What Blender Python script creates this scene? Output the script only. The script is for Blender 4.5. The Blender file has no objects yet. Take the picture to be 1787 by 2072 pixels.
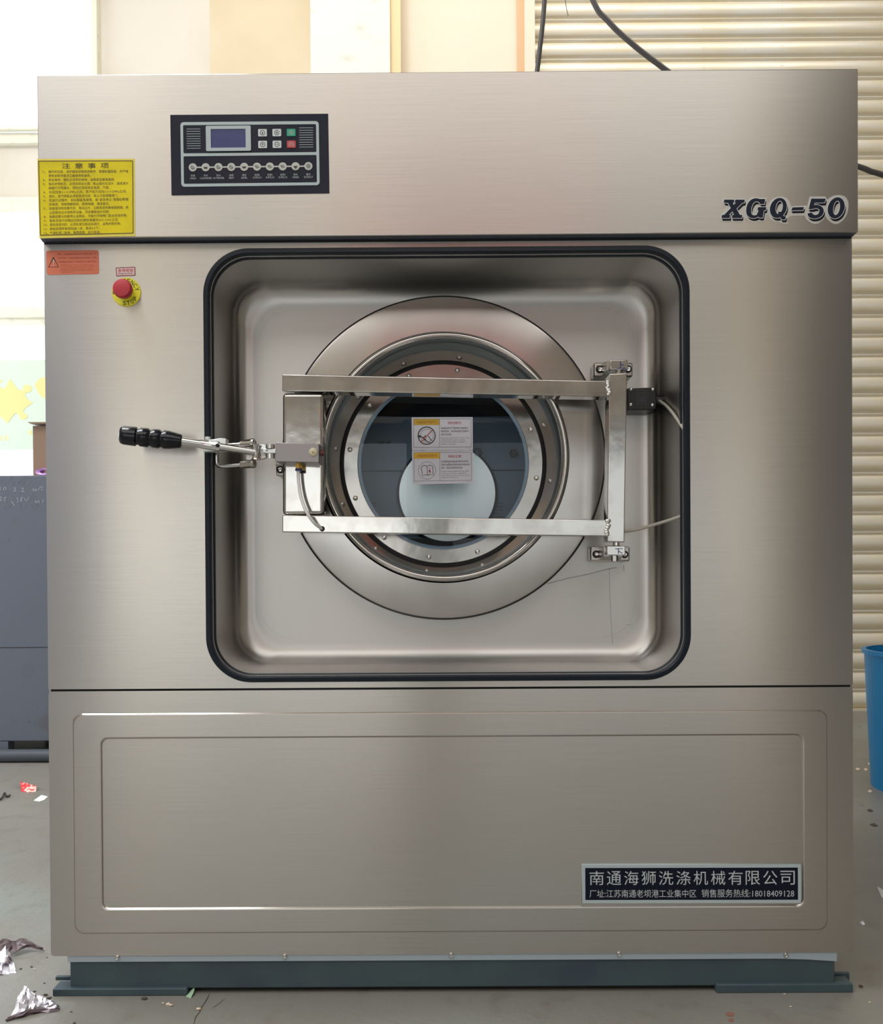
import bpy, bmesh, math, random
from mathutils import Vector, Matrix
random.seed(7)
S = bpy.context.scene
COL = S.collection
PI = math.pi
# ---------------------------------------------------------------- camera
W, H, F, CY0 = 1787.0, 2072.0, 1780.0, 1145.0
CAM = Vector((0.0, -1.78, 0.884))
YAW, PIT, ROL = 0.00294802, -0.00835384, 0.00613941
cy, sy = math.cos(YAW), math.sin(YAW)
FWD = Vector((-sy*math.cos(PIT), cy*math.cos(PIT), math.sin(PIT)))
R0 = Vector((cy, sy, 0)); U0 = R0.cross(FWD)
RT = R0*math.cos(ROL) - U0*math.sin(ROL)
UP = U0*math.cos(ROL) + R0*math.sin(ROL)
cd = bpy.data.cameras.new('camera'); cam = bpy.data.objects.new('camera', cd); COL.objects.link(cam)
cd.sensor_fit = 'VERTICAL'; cd.sensor_height = 36; cd.lens = F/H*36
cd.shift_y = (CY0 - H/2)/H
cd.clip_start = 0.05
M3 = Matrix((RT, UP, -FWD)).transposed()
cam.matrix_world = Matrix.Translation(CAM) @ M3.to_4x4()
S.camera = cam
# ---------------------------------------------------------------- exposure, world, daylight and fill lamps
S.view_settings.view_transform = 'Standard'; S.view_settings.look = 'None'
S.view_settings.exposure = 0.22; S.view_settings.gamma = 1.0
wd = bpy.data.worlds.new('sky'); S.world = wd; wd.use_nodes = True
bg = wd.node_tree.nodes['Background']; bg.inputs[0].default_value = (0.93, 0.97, 1.0, 1); bg.inputs[1].default_value = 2.2
def area(name, loc, rot, sx, sy_, power, col):
    l = bpy.data.lights.new(name, 'AREA'); l.shape = 'RECTANGLE'; l.size = sx; l.size_y = sy_
    l.energy = power; l.color = col
    o = bpy.data.objects.new(name, l); COL.objects.link(o); o.location = loc; o.rotation_euler = rot
    return o
# added lamps with no visible source, except the one in the left back window
area('overhead_fill', (-1.0, -4.4, 5.15), (0, 0, 0), 7.6, 4.6, 180, (1.0, 0.98, 0.95))  # added overhead fill, the roof above it is closed
area('left_wall_fill', (-4.95, 1.7, 1.6), (0, -PI/2, 0), 2.2, 2.8, 90, (0.90, 0.95, 1.0))  # added side fill for the floor on the left
area('left_floor_fill', (-2.3, -0.3, 5.15), (0, 0, 0), 1.6, 2.2, 150, (0.95, 0.98, 1.0))  # added lamp to brighten the floor left of the washer
area('left_window_daylight', (-3.2, 3.42, 1.7), (-PI/2, 0, 0), 3.0, 1.6, 130, (0.92, 0.96, 1.0))
area('gate_daylight_fill', (-2.0, -7.45, 1.15), (PI/2, 0, 0), 3.2, 2.0, 22, (0.84, 0.94, 1.0))  # both gate lamps stand in for an open gate, the wall is closed
area('gate_daylight_fill', (1.75, -7.45, 1.15), (PI/2, 0, 0), 3.3, 2.0, 14, (0.86, 0.95, 1.0))
area('back_wall_fill', (0.6, 1.9, 5.1), (0, 0, 0), 4.5, 1.2, 72, (1.0, 0.97, 0.92))  # added lamp to brighten the back wall

# ---------------------------------------------------------------- mapping photo measurements to the place
def P3(px, py, Y):
    d = FWD*F + RT*(px - W/2) - UP*(py - CY0)
    t = (Y - CAM.y)/d.y
    return CAM + d*t
def P(px, py, Y):
    p = P3(px, py, Y); return (p.x, p.z)
def FL(px, py, z=0.0):
    d = FWD*F + RT*(px - W/2) - UP*(py - CY0)
    t = (z - CAM.z)/d.z
    return CAM + d*t

# ---------------------------------------------------------------- materials
def mat(name, col, rough=0.5, metal=0.0, spec=0.5, aniso=0.0, tangent=None, bump=None, noise=None, coat=0.0, emit=None, var=None):
    m = bpy.data.materials.new(name); m.use_nodes = True
    nt = m.node_tree; b = nt.nodes['Principled BSDF']
    b.inputs['Base Color'].default_value = (*col, 1); b.inputs['Roughness'].default_value = rough
    b.inputs['Metallic'].default_value = metal; b.inputs['Specular IOR Level'].default_value = spec
    b.inputs['Anisotropic'].default_value = aniso; b.inputs['Coat Weight'].default_value = coat
    tc = nt.nodes.new('ShaderNodeTexCoord')
    if tangent is not None and tangent != 'radial':
        c = nt.nodes.new('ShaderNodeCombineXYZ')
        for i in range(3): c.inputs[i].default_value = tangent[i]
        nt.links.new(c.outputs[0], b.inputs['Tangent'])
    if tangent == 'radial':
        n = nt.nodes.new('ShaderNodeVectorMath'); n.operation = 'NORMALIZE'
        nt.links.new(tc.outputs['Object'], n.inputs[0]); nt.links.new(n.outputs[0], b.inputs['Tangent'])
    def ntex(scale, stretch, detail=3):
        mp = nt.nodes.new('ShaderNodeMapping'); mp.inputs['Scale'].default_value = stretch
        nt.links.new(tc.outputs['Object'], mp.inputs[0])
        t = nt.nodes.new('ShaderNodeTexNoise'); t.inputs['Scale'].default_value = scale; t.inputs['Detail'].default_value = detail
        nt.links.new(mp.outputs[0], t.inputs[0]); return t
    last = None
    for bb in (bump or []):          # (scale, stretch, strength, distance)
        t = ntex(bb[0], bb[1]); bm_ = nt.nodes.new('ShaderNodeBump')
        bm_.inputs['Strength'].default_value = bb[2]; bm_.inputs['Distance'].default_value = bb[3]
        nt.links.new(t.outputs['Fac'], bm_.inputs['Height'])
        if last: nt.links.new(last.outputs[0], bm_.inputs['Normal'])
        last = bm_
    if last: nt.links.new(last.outputs[0], b.inputs['Normal'])
    prev = None
    for v in (var or []):            # (scale, stretch, colour2, lo, hi) colour patches
        t = ntex(v[0], v[1], 6); r = nt.nodes.new('ShaderNodeMapRange')
        r.inputs['From Min'].default_value = v[3]; r.inputs['From Max'].default_value = v[4]
        nt.links.new(t.outputs['Fac'], r.inputs['Value'])
        mx = nt.nodes.new('ShaderNodeMix'); mx.data_type = 'RGBA'
        mx.inputs['A'].default_value = (*col, 1); mx.inputs['B'].default_value = (*v[2], 1)
        nt.links.new(r.outputs[0], mx.inputs['Factor'])
        if prev: nt.links.new(prev.outputs['Result'], mx.inputs['A'])
        prev = mx
    if prev: nt.links.new(prev.outputs['Result'], b.inputs['Base Color'])
    if emit:
        b.inputs['Emission Color'].default_value = (*emit[0], 1); b.inputs['Emission Strength'].default_value = emit[1]
    return m
def s2l(r, g, b):
    f = lambda v: (v/255/12.92) if v/255 <= .04045 else ((v/255+.055)/1.055)**2.4
    return (f(r), f(g), f(b))
STEEL = (0.545, 0.515, 0.48)
BR = dict(metal=1.0, rough=0.235, aniso=0.9, tangent=(0, 0, 1))
m_brush = mat('brushed_stainless', STEEL, bump=[(1.0, (6, 1, 900), 0.05, 0.0006), (1.2, (1, 1, 1), 0.10, 0.01)],
              var=[(1.0, (5, 1, 700), (0.50, 0.475, 0.445), 0.35, 0.75)], **BR)
m_tray = mat('brushed_tray', (0.54, 0.525, 0.505), metal=1.0, rough=0.36, aniso=0.7, tangent=(0, 0, 1),
             bump=[(1.0, (700, 1, 8), 0.03, 0.0005), (2.0, (1, 1, 1), 0.10, 0.008)])
m_ring = mat('turned_stainless', (0.53, 0.51, 0.49), metal=1.0, rough=0.21, aniso=0.8, tangent='radial',
             bump=[(3.0, (1, 1, 1), 0.08, 0.01)], var=[(7, (1, 1, 1), (0.43, 0.41, 0.395), .4, .8)])
m_pol = mat('polished_stainless', (0.60, 0.58, 0.555), metal=1.0, rough=0.10, bump=[(5, (1, 1, 1), 0.25, 0.006), (30, (1, 1, 1), 0.06, 0.002)],
            var=[(18, (1, 1, 1), (0.46, 0.43, 0.40), .45, .75)])
m_clamp = mat('turned_clamp_steel', (0.44, 0.415, 0.39), metal=1.0, rough=0.16, aniso=0.6, tangent='radial', bump=[(9, (1, 1, 1), 0.2, 0.006)], var=[(9, (1, 1, 1), (0.36, 0.34, 0.32), .4, .7)])
m_mir = mat('mirror_stainless', (0.58, 0.56, 0.54), metal=1.0, rough=0.10, bump=[(5, (1, 1, 1), 0.05, 0.004)])
m_chrome = mat('chrome', (0.72, 0.71, 0.70), metal=1.0, rough=0.12)
m_satin = mat('satin_block_steel', (0.33, 0.31, 0.315), metal=1.0, rough=0.42, bump=[(1, (20, 20, 600), .05, .0005)])
m_cast = mat('cast_steel', (0.50, 0.47, 0.44), metal=1.0, rough=0.30, bump=[(60, (1, 1, 1), .25, .002)])
m_alu = mat('raw_aluminium', (0.82, 0.85, 0.86), metal=0.55, rough=0.38, bump=[(80, (1, 1, 1), .3, .002)])
m_rubber = mat('ribbed_rubber', (0.006, 0.011, 0.020), rough=0.42, spec=0.3)
m_black = mat('black_plastic', (0.012, 0.012, 0.014), rough=0.35)
m_grip = mat('glossy_grip', (0.004, 0.005, 0.010), rough=0.13, spec=0.4)
m_brass = mat('brass', (0.85, 0.55, 0.16), metal=1.0, rough=0.25)
m_bluepl = mat('blue_collar', (0.04, 0.05, 0.22), rough=0.4)
m_tube = mat('clear_tube', (0.88, 0.88, 0.85), rough=0.12, spec=0.8, coat=0.5)
m_cable = mat('grey_cable', (0.50, 0.47, 0.41), rough=0.45)
m_pin = mat('red_brown_pin', (0.16, 0.05, 0.05), rough=0.35, metal=0.4)
m_screwcap = mat('yellowed_nylon_cap', (0.60, 0.54, 0.36), rough=0.45)
m_under_shade = mat('shaded_underside_steel', s2l(84, 92, 108), metal=.6, rough=.45)  # same steel as the housing, underside shade put into its colour
m_dark = mat('dark_gap', (0.01, 0.01, 0.012), rough=0.8)
m_base = mat('painted_base', s2l(66, 84, 88), rough=0.55, bump=[(200, (1, 1, 1), .15, .001)], var=[(6, (1, 1, 1), s2l(56, 70, 82), .4, .7)])
m_strip = mat('zinc_strip', (0.42, 0.50, 0.56), rough=0.4, metal=0.25)
m_red = mat('red_mushroom', (0.52, 0.035, 0.055), rough=0.42)
m_yel = mat('yellow_plastic', (0.90, 0.84, 0.06), rough=0.35)
m_ylab = mat('yellow_label', s2l(236, 216, 20), rough=0.42, spec=.3, var=[(14, (1, 1, 1), s2l(216, 198, 22), .45, .7)])
m_ylab2 = mat('yellow_label_edge', s2l(236, 220, 84), rough=0.42)
m_olab = mat('orange_label', s2l(222, 122, 92), rough=0.45)
m_wlab = mat('white_label', s2l(216, 214, 224), rough=0.4)
m_plab = mat('pale_pink_label', s2l(240, 208, 210), rough=0.4)
m_ink = mat('black_ink', (0.02, 0.018, 0.02), rough=0.5)
m_ink2 = mat('brown_ink', (0.10, 0.06, 0.03), rough=0.5)
m_inkf = mat('faded_ink', s2l(176, 88, 64), rough=0.5)
m_inkg = mat('grey_ink', (0.10, 0.10, 0.12), rough=0.5)
m_inkr = mat('red_ink', s2l(190, 60, 66), rough=0.5)
m_inkd = mat('dark_red_ink', s2l(140, 50, 66), rough=0.5)
m_gold = mat('gold_print', s2l(206, 164, 44), rough=0.45)
m_gold2 = mat('gold_print_bright', s2l(230, 180, 40), rough=0.45)
m_goldt = mat('brown_print', s2l(140, 92, 24), rough=0.45)
m_navy = mat('navy_panel', (0.008, 0.011, 0.026), rough=0.35, spec=0.2, var=[(9, (1, 1, 1), (0.018, 0.019, 0.034), .4, .7)])
m_silv = mat('silver_print', s2l(178, 192, 196), rough=0.35)
m_silv2 = mat('light_silver_print', s2l(190, 196, 200), rough=0.35)
m_scr = mat('lcd_glass', s2l(70, 76, 122), rough=0.15)
m_key = mat('key_cap', s2l(205, 212, 214), rough=0.4)
m_keyg = mat('green_key_cap', s2l(16, 158, 124), rough=0.4)
m_keyr = mat('red_key_cap', s2l(190, 62, 66), rough=0.4)
m_icon = mat('icon_disc', s2l(192, 194, 188), rough=0.4)
m_logos = mat('foil_backing', (0.66, 0.66, 0.63), rough=0.32, metal=0.5, bump=[(60, (1, 1, 1), .1, .001)])
m_logol = mat('foil_outline', (0.85, 0.86, 0.88), rough=0.35, metal=0.2)
m_logod = mat('charcoal_print', s2l(32, 38, 54), rough=0.4, spec=0.2)
m_logok = mat('black_print', s2l(16, 16, 28), rough=0.4, spec=0.2)
m_plate = mat('nameplate_print', (0.004, 0.006, 0.018), rough=0.4, spec=0.2)
m_drumw = mat('drum_panel', (0.15, 0.25, 0.36), rough=0.45, bump=[(300, (1, 1, 1), .1, .001)])
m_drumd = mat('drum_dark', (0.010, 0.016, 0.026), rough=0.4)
m_disc = mat('drum_hub_disc', (0.84, 0.90, 0.92), metal=0.9, rough=0.32, aniso=0.7, tangent=(0, 0, 1))
m_glassrim = mat('glass_edge', s2l(140, 164, 184), rough=0.2)
def glass_mat():
    m = bpy.data.materials.new('door_glass'); m.use_nodes = True; nt = m.node_tree
    for n in list(nt.nodes): nt.nodes.remove(n)
    o = nt.nodes.new('ShaderNodeOutputMaterial'); mx = nt.nodes.new('ShaderNodeMixShader')
    t = nt.nodes.new('ShaderNodeBsdfTransparent'); t.inputs[0].default_value = (0.90, 0.95, 0.97, 1)
    g = nt.nodes.new('ShaderNodeBsdfGlossy'); g.inputs['Roughness'].default_value = 0.01
    f = nt.nodes.new('ShaderNodeFresnel'); f.inputs[0].default_value = 1.5
    nt.links.new(f.outputs[0], mx.inputs[0]); nt.links.new(t.outputs[0], mx.inputs[1]); nt.links.new(g.outputs[0], mx.inputs[2])
    nt.links.new(mx.outputs[0], o.inputs[0]); return m
m_glass = glass_mat()
# the building
m_floor = mat('concrete_floor', (0.195, 0.187, 0.165), rough=0.40, spec=0.5,
              bump=[(9, (1, 1, 1), .25, .01), (60, (1, 1.0, 1), .2, .003)],
              var=[(1.3, (1, 1, 1), (0.225, 0.217, 0.195), .40, .62), (0.55, (1, 1.6, 1), (0.23, 0.28, 0.265), .56, .68), (14, (1, 1, 1), (0.16, 0.145, 0.125), .55, .85)])
m_wallc = mat('cream_plaster', s2l(216, 209, 196), rough=0.85, bump=[(3, (1, 1, 1), .3, .01)], var=[(1.6, (1, 1, .6), s2l(206, 197, 180), .45, .7)])
m_wallt = mat('tan_plaster', s2l(210, 194, 164), rough=0.85, bump=[(5, (1, 1, 1), .3, .01)], var=[(2.5, (1, 1, 1), s2l(216, 201, 174), .45, .7)])
m_wallw = mat('whitewash', s2l(228, 225, 216), rough=0.85, bump=[(5, (1, 1, 1), .3, .01)], var=[(5, (1, 1, 2), s2l(206, 202, 192), .56, .72)])
m_wally = mat('yellow_cream_plaster', s2l(230, 219, 200), rough=0.85, var=[(2, (1, 1, .3), s2l(222, 211, 192), .5, .7)])
m_trimo = mat('ochre_trim', s2l(234, 208, 162), rough=0.6)
m_trimp = mat('faded_brown_trim', s2l(216, 178, 140), rough=0.6)
m_frame = mat('cream_window_frame', s2l(226, 222, 204), rough=0.6, var=[(20, (1, 1, 1), s2l(196, 188, 164), .6, .8)])
m_shut = mat('galvanised_slat', (0.76, 0.67, 0.49), rough=0.38, metal=0.25, bump=[(8, (1, 1, 1), .1, .004)],
             var=[(5, (.5, 1, 4), (0.78, 0.75, 0.68), .4, .65), (30, (1, 1, 1), (0.46, 0.40, 0.3), .66, .85)])
m_roof = mat('roof_sheet', s2l(190, 182, 168), rough=0.8)
m_wallf = mat('warm_wall', s2l(216, 202, 184), rough=0.85)
m_pillar = mat('grey_pillar', s2l(96, 98, 100), rough=0.8)
m_bann = mat('red_banner_cloth', (0.62, 0.02, 0.03), rough=0.7)
m_cab = mat('dark_steel_cabinet', s2l(92, 99, 112), rough=0.45, metal=0.0, bump=[(200, (1, 1, 1), .08, .001)],
            var=[(7, (1, 1, 1), s2l(88, 90, 98), .60, .72), (60, (1, 1, 1), s2l(64, 62, 62), .72, .76)])
m_pipe = mat('grey_pipe', s2l(70, 76, 84), rough=0.4)
m_chalk = mat('chalk', s2l(176, 182, 190), rough=0.9)
m_chalkf = mat('faded_chalk', s2l(118, 122, 134), rough=0.9)
m_card = mat('cardboard', (0.25, 0.165, 0.115), rough=0.85, bump=[(2, (60, 60, 1), .1, .002)])
m_purple = mat('purple_tape', s2l(200, 150, 220), rough=0.3)
def paper_mat(name, col):
    m = bpy.data.materials.new(name); m.use_nodes = True; nt = m.node_tree
    for n in list(nt.nodes): nt.nodes.remove(n)
    o = nt.nodes.new('ShaderNodeOutputMaterial'); mx = nt.nodes.new('ShaderNodeMixShader'); mx.inputs[0].default_value = .12
    d = nt.nodes.new('ShaderNodeBsdfDiffuse'); t = nt.nodes.new('ShaderNodeBsdfTranslucent')
    d.inputs[0].default_value = (*col, 1); t.inputs[0].default_value = (*col, 1)
    nt.links.new(d.outputs[0], mx.inputs[1]); nt.links.new(t.outputs[0], mx.inputs[2]); nt.links.new(mx.outputs[0], o.inputs[0]); return m
m_postg = paper_mat('poster_green', s2l(210, 222, 206))
m_posty = paper_mat('poster_yellow', s2l(250, 226, 160))
m_cord = mat('black_cord', (0.045, 0.04, 0.04), rough=0.5)
m_bin = mat('blue_bin_plastic', (0.0, 0.17, 0.40), rough=0.35)
m_film = mat('pale_blue_film', s2l(150, 180, 200), rough=0.25)
m_foil = mat('silver_foil', (0.72, 0.70, 0.78), metal=0.85, rough=0.30, var=[(30, (1, 1, 1), (0.12, 0.09, 0.12), .5, .6)])
m_foil2 = mat('brown_foil', (0.10, 0.07, 0.08), metal=0.3, rough=0.35)
m_paper = mat('white_paper', s2l(222, 228, 236), rough=0.6)
m_paperg = mat('green_paper', s2l(150, 184, 150), rough=0.6)
m_paperr = mat('red_wrapper', s2l(206, 60, 64), rough=0.45, var=[(60, (1, 1, 1), s2l(240, 200, 190), .52, .56)])
m_chip = mat('pale_chip', s2l(206, 188, 166), rough=0.7)
m_stone = mat('dark_crumb', s2l(74, 68, 60), rough=0.8)

# ---------------------------------------------------------------- builders
def link(name, me, m, parent=None, smooth=False):
    if isinstance(m, (list, tuple)):
        for k in m: me.materials.append(k)
    elif m: me.materials.append(m)
    if smooth:
        for p in me.polygons: p.use_smooth = True
    o = bpy.data.objects.new(name, me); COL.objects.link(o)
    if parent:
        o.parent = parent
    return o
def from_bm(name, bm, m, parent=None, smooth=False):
    me = bpy.data.meshes.new(name); bm.to_mesh(me); bm.free()
    return link(name, me, m, parent, smooth)
def tag(o, label=None, cat=None, group=None, kind=None):
    if label: o['label'] = label
    if cat: o['category'] = cat
    if group: o['group'] = group
    if kind: o['kind'] = kind
    return o
def thing(name, label, cat, group=None, loc=(0, 0, 0)):
    o = bpy.data.objects.new(name, None); COL.objects.link(o); o.location = loc
    o.empty_display_size = 0.1
    return tag(o, label, cat, group)
def recentre(o):
    """put the origin of an object at its middle, keeping it in place"""
    me = o.data; c = Vector((0, 0, 0))
    for v in me.vertices: c += v.co
    c /= max(1, len(me.vertices))
    for v in me.vertices: v.co -= c
    o.location = o.location + c
    return o
def smooth_by_angle(me, ang=0.6):
    for p in me.polygons: p.use_smooth = True
    try: me.set_sharp_from_angle(angle=ang)
    except Exception: pass
def prism(name, poly, Y0, Y1, m, parent=None, bevel=0.0, segs=2):
    """front outline poly [(x,z)...] at Y0 pushed straight back to Y1"""
    bm = bmesh.new()
    a = [bm.verts.new((x, Y0, z)) for x, z in poly]; b = [bm.verts.new((x, Y1, z)) for x, z in poly]
    bm.faces.new(a); bm.faces.new(b[::-1])
    n = len(poly)
    for i in range(n):
        j = (i+1) % n; bm.faces.new((a[j], a[i], b[i], b[j]))
    bmesh.ops.recalc_face_normals(bm, faces=bm.faces)
    if bevel:
        ret = bmesh.ops.bevel(bm, geom=list(bm.edges), offset=bevel, segments=segs, profile=0.5, affect='EDGES', clamp_overlap=True)
        for f_ in ret['faces']: f_.smooth = True
    me = bpy.data.meshes.new(name); bm.to_mesh(me); bm.free()
    return link(name, me, m, parent)
def box(name, x0, x1, y0, y1, z0, z1, m, parent=None, bevel=0.0):
    return prism(name, [(x0, z0), (x1, z0), (x1, z1), (x0, z1)], y0, y1, m, parent, bevel)
def pquad(c, Y):
    return [P(x, y, Y) for x, y in c]
def rectpx(x0, y0, x1, y1):
    return [(x0, y0), (x1, y0), (x1, y1), (x0, y1)]
def rrect(cx, cz, w, h, r, n=6):
    pts = []
    for k, (sx, sz, a0) in enumerate(((1, 1, 0), (-1, 1, PI/2), (-1, -1, PI), (1, -1, 1.5*PI))):
        for i in range(n+1):
            a = a0 + PI/2*i/n
            pts.append((cx + sx*(w/2-r) + r*math.cos(a), cz + sz*(h/2-r) + r*math.sin(a)))
    return pts
def plate2d(name, polys, thick, m, parent=None, to=None, Y=0.0, offset=0.0, res=1):
    """flat filled outline with holes, made with a 2D curve; `to` maps a plane point to world"""
    cu = bpy.data.curves.new(name, 'CURVE'); cu.dimensions = '2D'; cu.fill_mode = 'BOTH'; cu.extrude = thick/2
    cu.offset = offset; cu.resolution_u = res
    for poly in polys:
        sp = cu.splines.new('POLY'); sp.points.add(len(poly)-1); sp.use_cyclic_u = True
        for p, q in zip(sp.points, poly): p.co = (q[0], q[1], 0, 1)
    return curve_to(name, cu, thick, m, parent, to, Y)
def curve_to(name, cu, thick, m, parent, to, Y, post=None):
    o = bpy.data.objects.new('tmp', cu); COL.objects.link(o)
    dg = bpy.context.evaluated_depsgraph_get(); dg.update()
    me = bpy.data.meshes.new_from_object(o.evaluated_get(dg))
    bpy.data.objects.remove(o); bpy.data.curves.remove(cu)
    me.materials.clear(); me.name = name
    if post: post(me)
    for v in me.vertices:
        if to:
            x, z = to(v.co.x, v.co.y)
        else:
            x, z = v.co.x, v.co.y
        v.co = (x, Y - v.co.z - (thick/2 if thick else 0.0), z)
    return link(name, me, m, parent)
def text_mesh(body, m, parent, to, Y, x0, y0, x1, y1, name='lettering', thick=0.0, bold=0.0, res=2, shear=0.0, rot=0.0):
    """writing fitted into the local box x0..x1, y0(top)..y1(bottom) of the map `to`"""
    cu = bpy.data.curves.new('txt', 'FONT'); cu.body = body; cu.resolution_u = res; cu.offset = bold; cu.shear = shear
    cu.extrude = thick/2
    def post(me):
        if not len(me.vertices): return
        xs = [v.co.x for v in me.vertices]; ys = [v.co.y for v in me.vertices]
        ax, bx, ay, by = min(xs), max(xs), min(ys), max(ys)
        mx, my = (x0+x1)/2, (y0+y1)/2
        for v in me.vertices:
            x = x0 + (v.co.x-ax)/max(1e-6, bx-ax)*(x1-x0); y = y1 + (v.co.y-ay)/max(1e-6, by-ay)*(y0-y1)
            if rot:
                dx, dy = x-mx, y-my; x = mx + dx*math.cos(rot) - dy*math.sin(rot); y = my + dx*math.sin(rot) + dy*math.cos(rot)
            v.co.x, v.co.y = x, y
    return curve_to(name, cu, thick, m, parent, to, Y, post)
def quadmap(cor, Y, w, h):
    """local (0..w, 0..h down) -> world plane point through four photo corners TL TR BR BL"""
    c = [P(x, y, Y) for x, y in cor]
    def f(u, v):
        u /= w; v /= h
        return tuple(c[0][i]*(1-u)*(1-v) + c[1][i]*u*(1-v) + c[2][i]*u*v + c[3][i]*(1-u)*v for i in (0, 1))
    return f
def flat(name, polys, m, parent, to, Y, thick=0.0002):
    return plate2d(name, polys, thick, m, parent, to, Y)
def R(x0, y0, x1, y1): return [(x0, y0), (x1, y0), (x1, y1), (x0, y1)]
def circ(cx, cy_, r, n=28, r2=None, a0=0): 
    r2 = r2 or r
    return [(cx + r*math.cos(a0+2*PI*i/n), cy_ + r2*math.sin(a0+2*PI*i/n)) for i in range(n)]
def rr(x0, y0, x1, y1, r, n=4): return rrect((x0+x1)/2, (y0+y1)/2, x1-x0, y1-y0, r, n)
def soften(poly, it=2, lim=0.85):
    for _ in range(it):
        out = []; n = len(poly)
        for i in range(n):
            a, b, c = poly[i-1], poly[i], poly[(i+1) % n]
            d1 = Vector((b[0]-a[0], b[1]-a[1])); d2 = Vector((c[0]-b[0], c[1]-b[1]))
            if d1.length < 1e-6 or d2.length < 1e-6 or d1.angle(d2) > lim: out.append(b); continue
            out.append((b[0]-.25*d1.x, b[1]-.25*d1.y)); out.append((b[0]+.25*d2.x, b[1]+.25*d2.y))
        poly = out
    return poly
def stroke(pts, w):
    """a polyline as a thin polygon"""
    L, Rr = [], []
    n = len(pts)
    for i in range(n):
        a = pts[max(0, i-1)]; b = pts[min(n-1, i+1)]
        dx, dy = b[0]-a[0], b[1]-a[1]; l = math.hypot(dx, dy) or 1
        nx, ny = -dy/l*w/2, dx/l*w/2
        L.append((pts[i][0]+nx, pts[i][1]+ny)); Rr.append((pts[i][0]-nx, pts[i][1]-ny))
    return L + Rr[::-1]
def strips(name, lines, w, m, parent, to, Y):
    """many thin drawn lines as one flat mesh"""
    bm = bmesh.new()
    for ln in lines:
        poly = stroke(ln, w); n = len(ln)
        L = poly[:n]; Rr = poly[n:][::-1]
        vs = [(bm.verts.new((to(*a)[0], Y, to(*a)[1])), bm.verts.new((to(*b)[0], Y, to(*b)[1]))) for a, b in zip(L, Rr)]
        for i in range(n-1):
            bm.faces.new((vs[i][0], vs[i+1][0], vs[i+1][1], vs[i][1]))
    return from_bm(name, bm, m, parent)
def lathe(name, prof, cx, cz, m, parent=None, n=96, smooth=True, cap=False, cy0=0.0):
    """profile [(r, Y)] spun about an axis along Y; origin on the axis"""
    bm = bmesh.new(); rings = []
    for r, Y in prof:
        rings.append([bm.verts.new((r*math.cos(2*PI*i/n), Y-cy0, r*math.sin(2*PI*i/n))) for i in range(n)] if r > 1e-6 else [bm.verts.new((0, Y-cy0, 0))])
    for A, B in zip(rings, rings[1:]):
        for i in range(n):
            j = (i+1) % n
            if len(A) == 1 and len(B) == 1: continue
            if len(A) == 1: bm.faces.new((A[0], B[j], B[i]))
            elif len(B) == 1: bm.faces.new((A[i], A[j], B[0]))
            else: bm.faces.new((A[i], A[j], B[j], B[i]))
    bmesh.ops.recalc_face_normals(bm, faces=bm.faces)
    me = bpy.data.meshes.new(name); bm.to_mesh(me); bm.free()
    if smooth: smooth_by_angle(me, 0.7)
    o = link(name, me, m, parent); o.location = (cx, cy0, cz)
    return o
def fix_out(o):
    return o
def tube(name, pts, rad, m, parent=None, n=10, caps=True, smooth_pts=0):
    pts = [Vector(p) for p in pts]
    if smooth_pts:
        out = []
        for i in range(len(pts)-1):
            p0 = pts[max(0, i-1)]; p1 = pts[i]; p2 = pts[i+1]; p3 = pts[min(len(pts)-1, i+2)]
            for k in range(smooth_pts):
                t = k/smooth_pts
                out.append(0.5*((2*p1) + (-p0+p2)*t + (2*p0-5*p1+4*p2-p3)*t*t + (-p0+3*p1-3*p2+p3)*t**3))
        out.append(pts[-1]); pts = out
    rads = rad if isinstance(rad, (list, tuple)) else [rad]*len(pts)
    bm = bmesh.new(); rings = []
    t0 = (pts[1]-pts[0]).normalized(); nrm = t0.orthogonal().normalized()
    for i, p in enumerate(pts):
        t = (pts[min(len(pts)-1, i+1)] - pts[max(0, i-1)]).normalized()
        nrm = (nrm - t*nrm.dot(t)).normalized(); bn = t.cross(nrm)
        rings.append([bm.verts.new(p + (nrm*math.cos(2*PI*k/n) + bn*math.sin(2*PI*k/n))*rads[i]) for k in range(n)])
    for A, B in zip(rings, rings[1:]):
        for k in range(n):
            j = (k+1) % n; bm.faces.new((A[k], A[j], B[j], B[k]))
    if caps:
        bm.faces.new(rings[0][::-1]); bm.faces.new(rings[-1])
    bmesh.ops.recalc_face_normals(bm, faces=bm.faces)
    me = bpy.data.meshes.new(name); bm.to_mesh(me); bm.free(); smooth_by_angle(me, 0.9)
    return link(name, me, m, parent)
def rod(name, a, b, prof, m, parent=None, n=24):
    """turned rod from a to b, prof [(t 0..1, r)]"""
    a, b = Vector(a), Vector(b)
    return tube(name, [a.lerp(b, t) for t, r in prof], [r for t, r in prof], m, parent, n)

# ================================================================ SETTING
YB = 3.26
fl = bmesh.new()
for x0, x1, y0, y1 in ((-5.2, 5.4, -8.0, 6.5),):
    v = [fl.verts.new(p) for p in ((x0, y0, 0), (x1, y0, 0), (x1, y1, 0), (x0, y1, 0), (x0, y0, -.1), (x1, y0, -.1), (x1, y1, -.1), (x0, y1, -.1))]
    for q in ((0, 1, 2, 3), (7, 6, 5, 4), (0, 4, 5, 1), (1, 5, 6, 2), (2, 6, 7, 3), (3, 7, 4, 0)): fl.faces.new([v[i] for i in q])
bmesh.ops.recalc_face_normals(fl, faces=fl.faces)
tag(from_bm('floor', fl, m_floor), kind='structure')
m_floor_glare = mat('far_floor_glare', (0.55, 0.57, 0.58), rough=0.45, bump=[(9, (1, 1, 1), .2, .01)], var=[(.8, (1, 1, 1), (0.48, 0.48, 0.47), .4, .7)])
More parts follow.
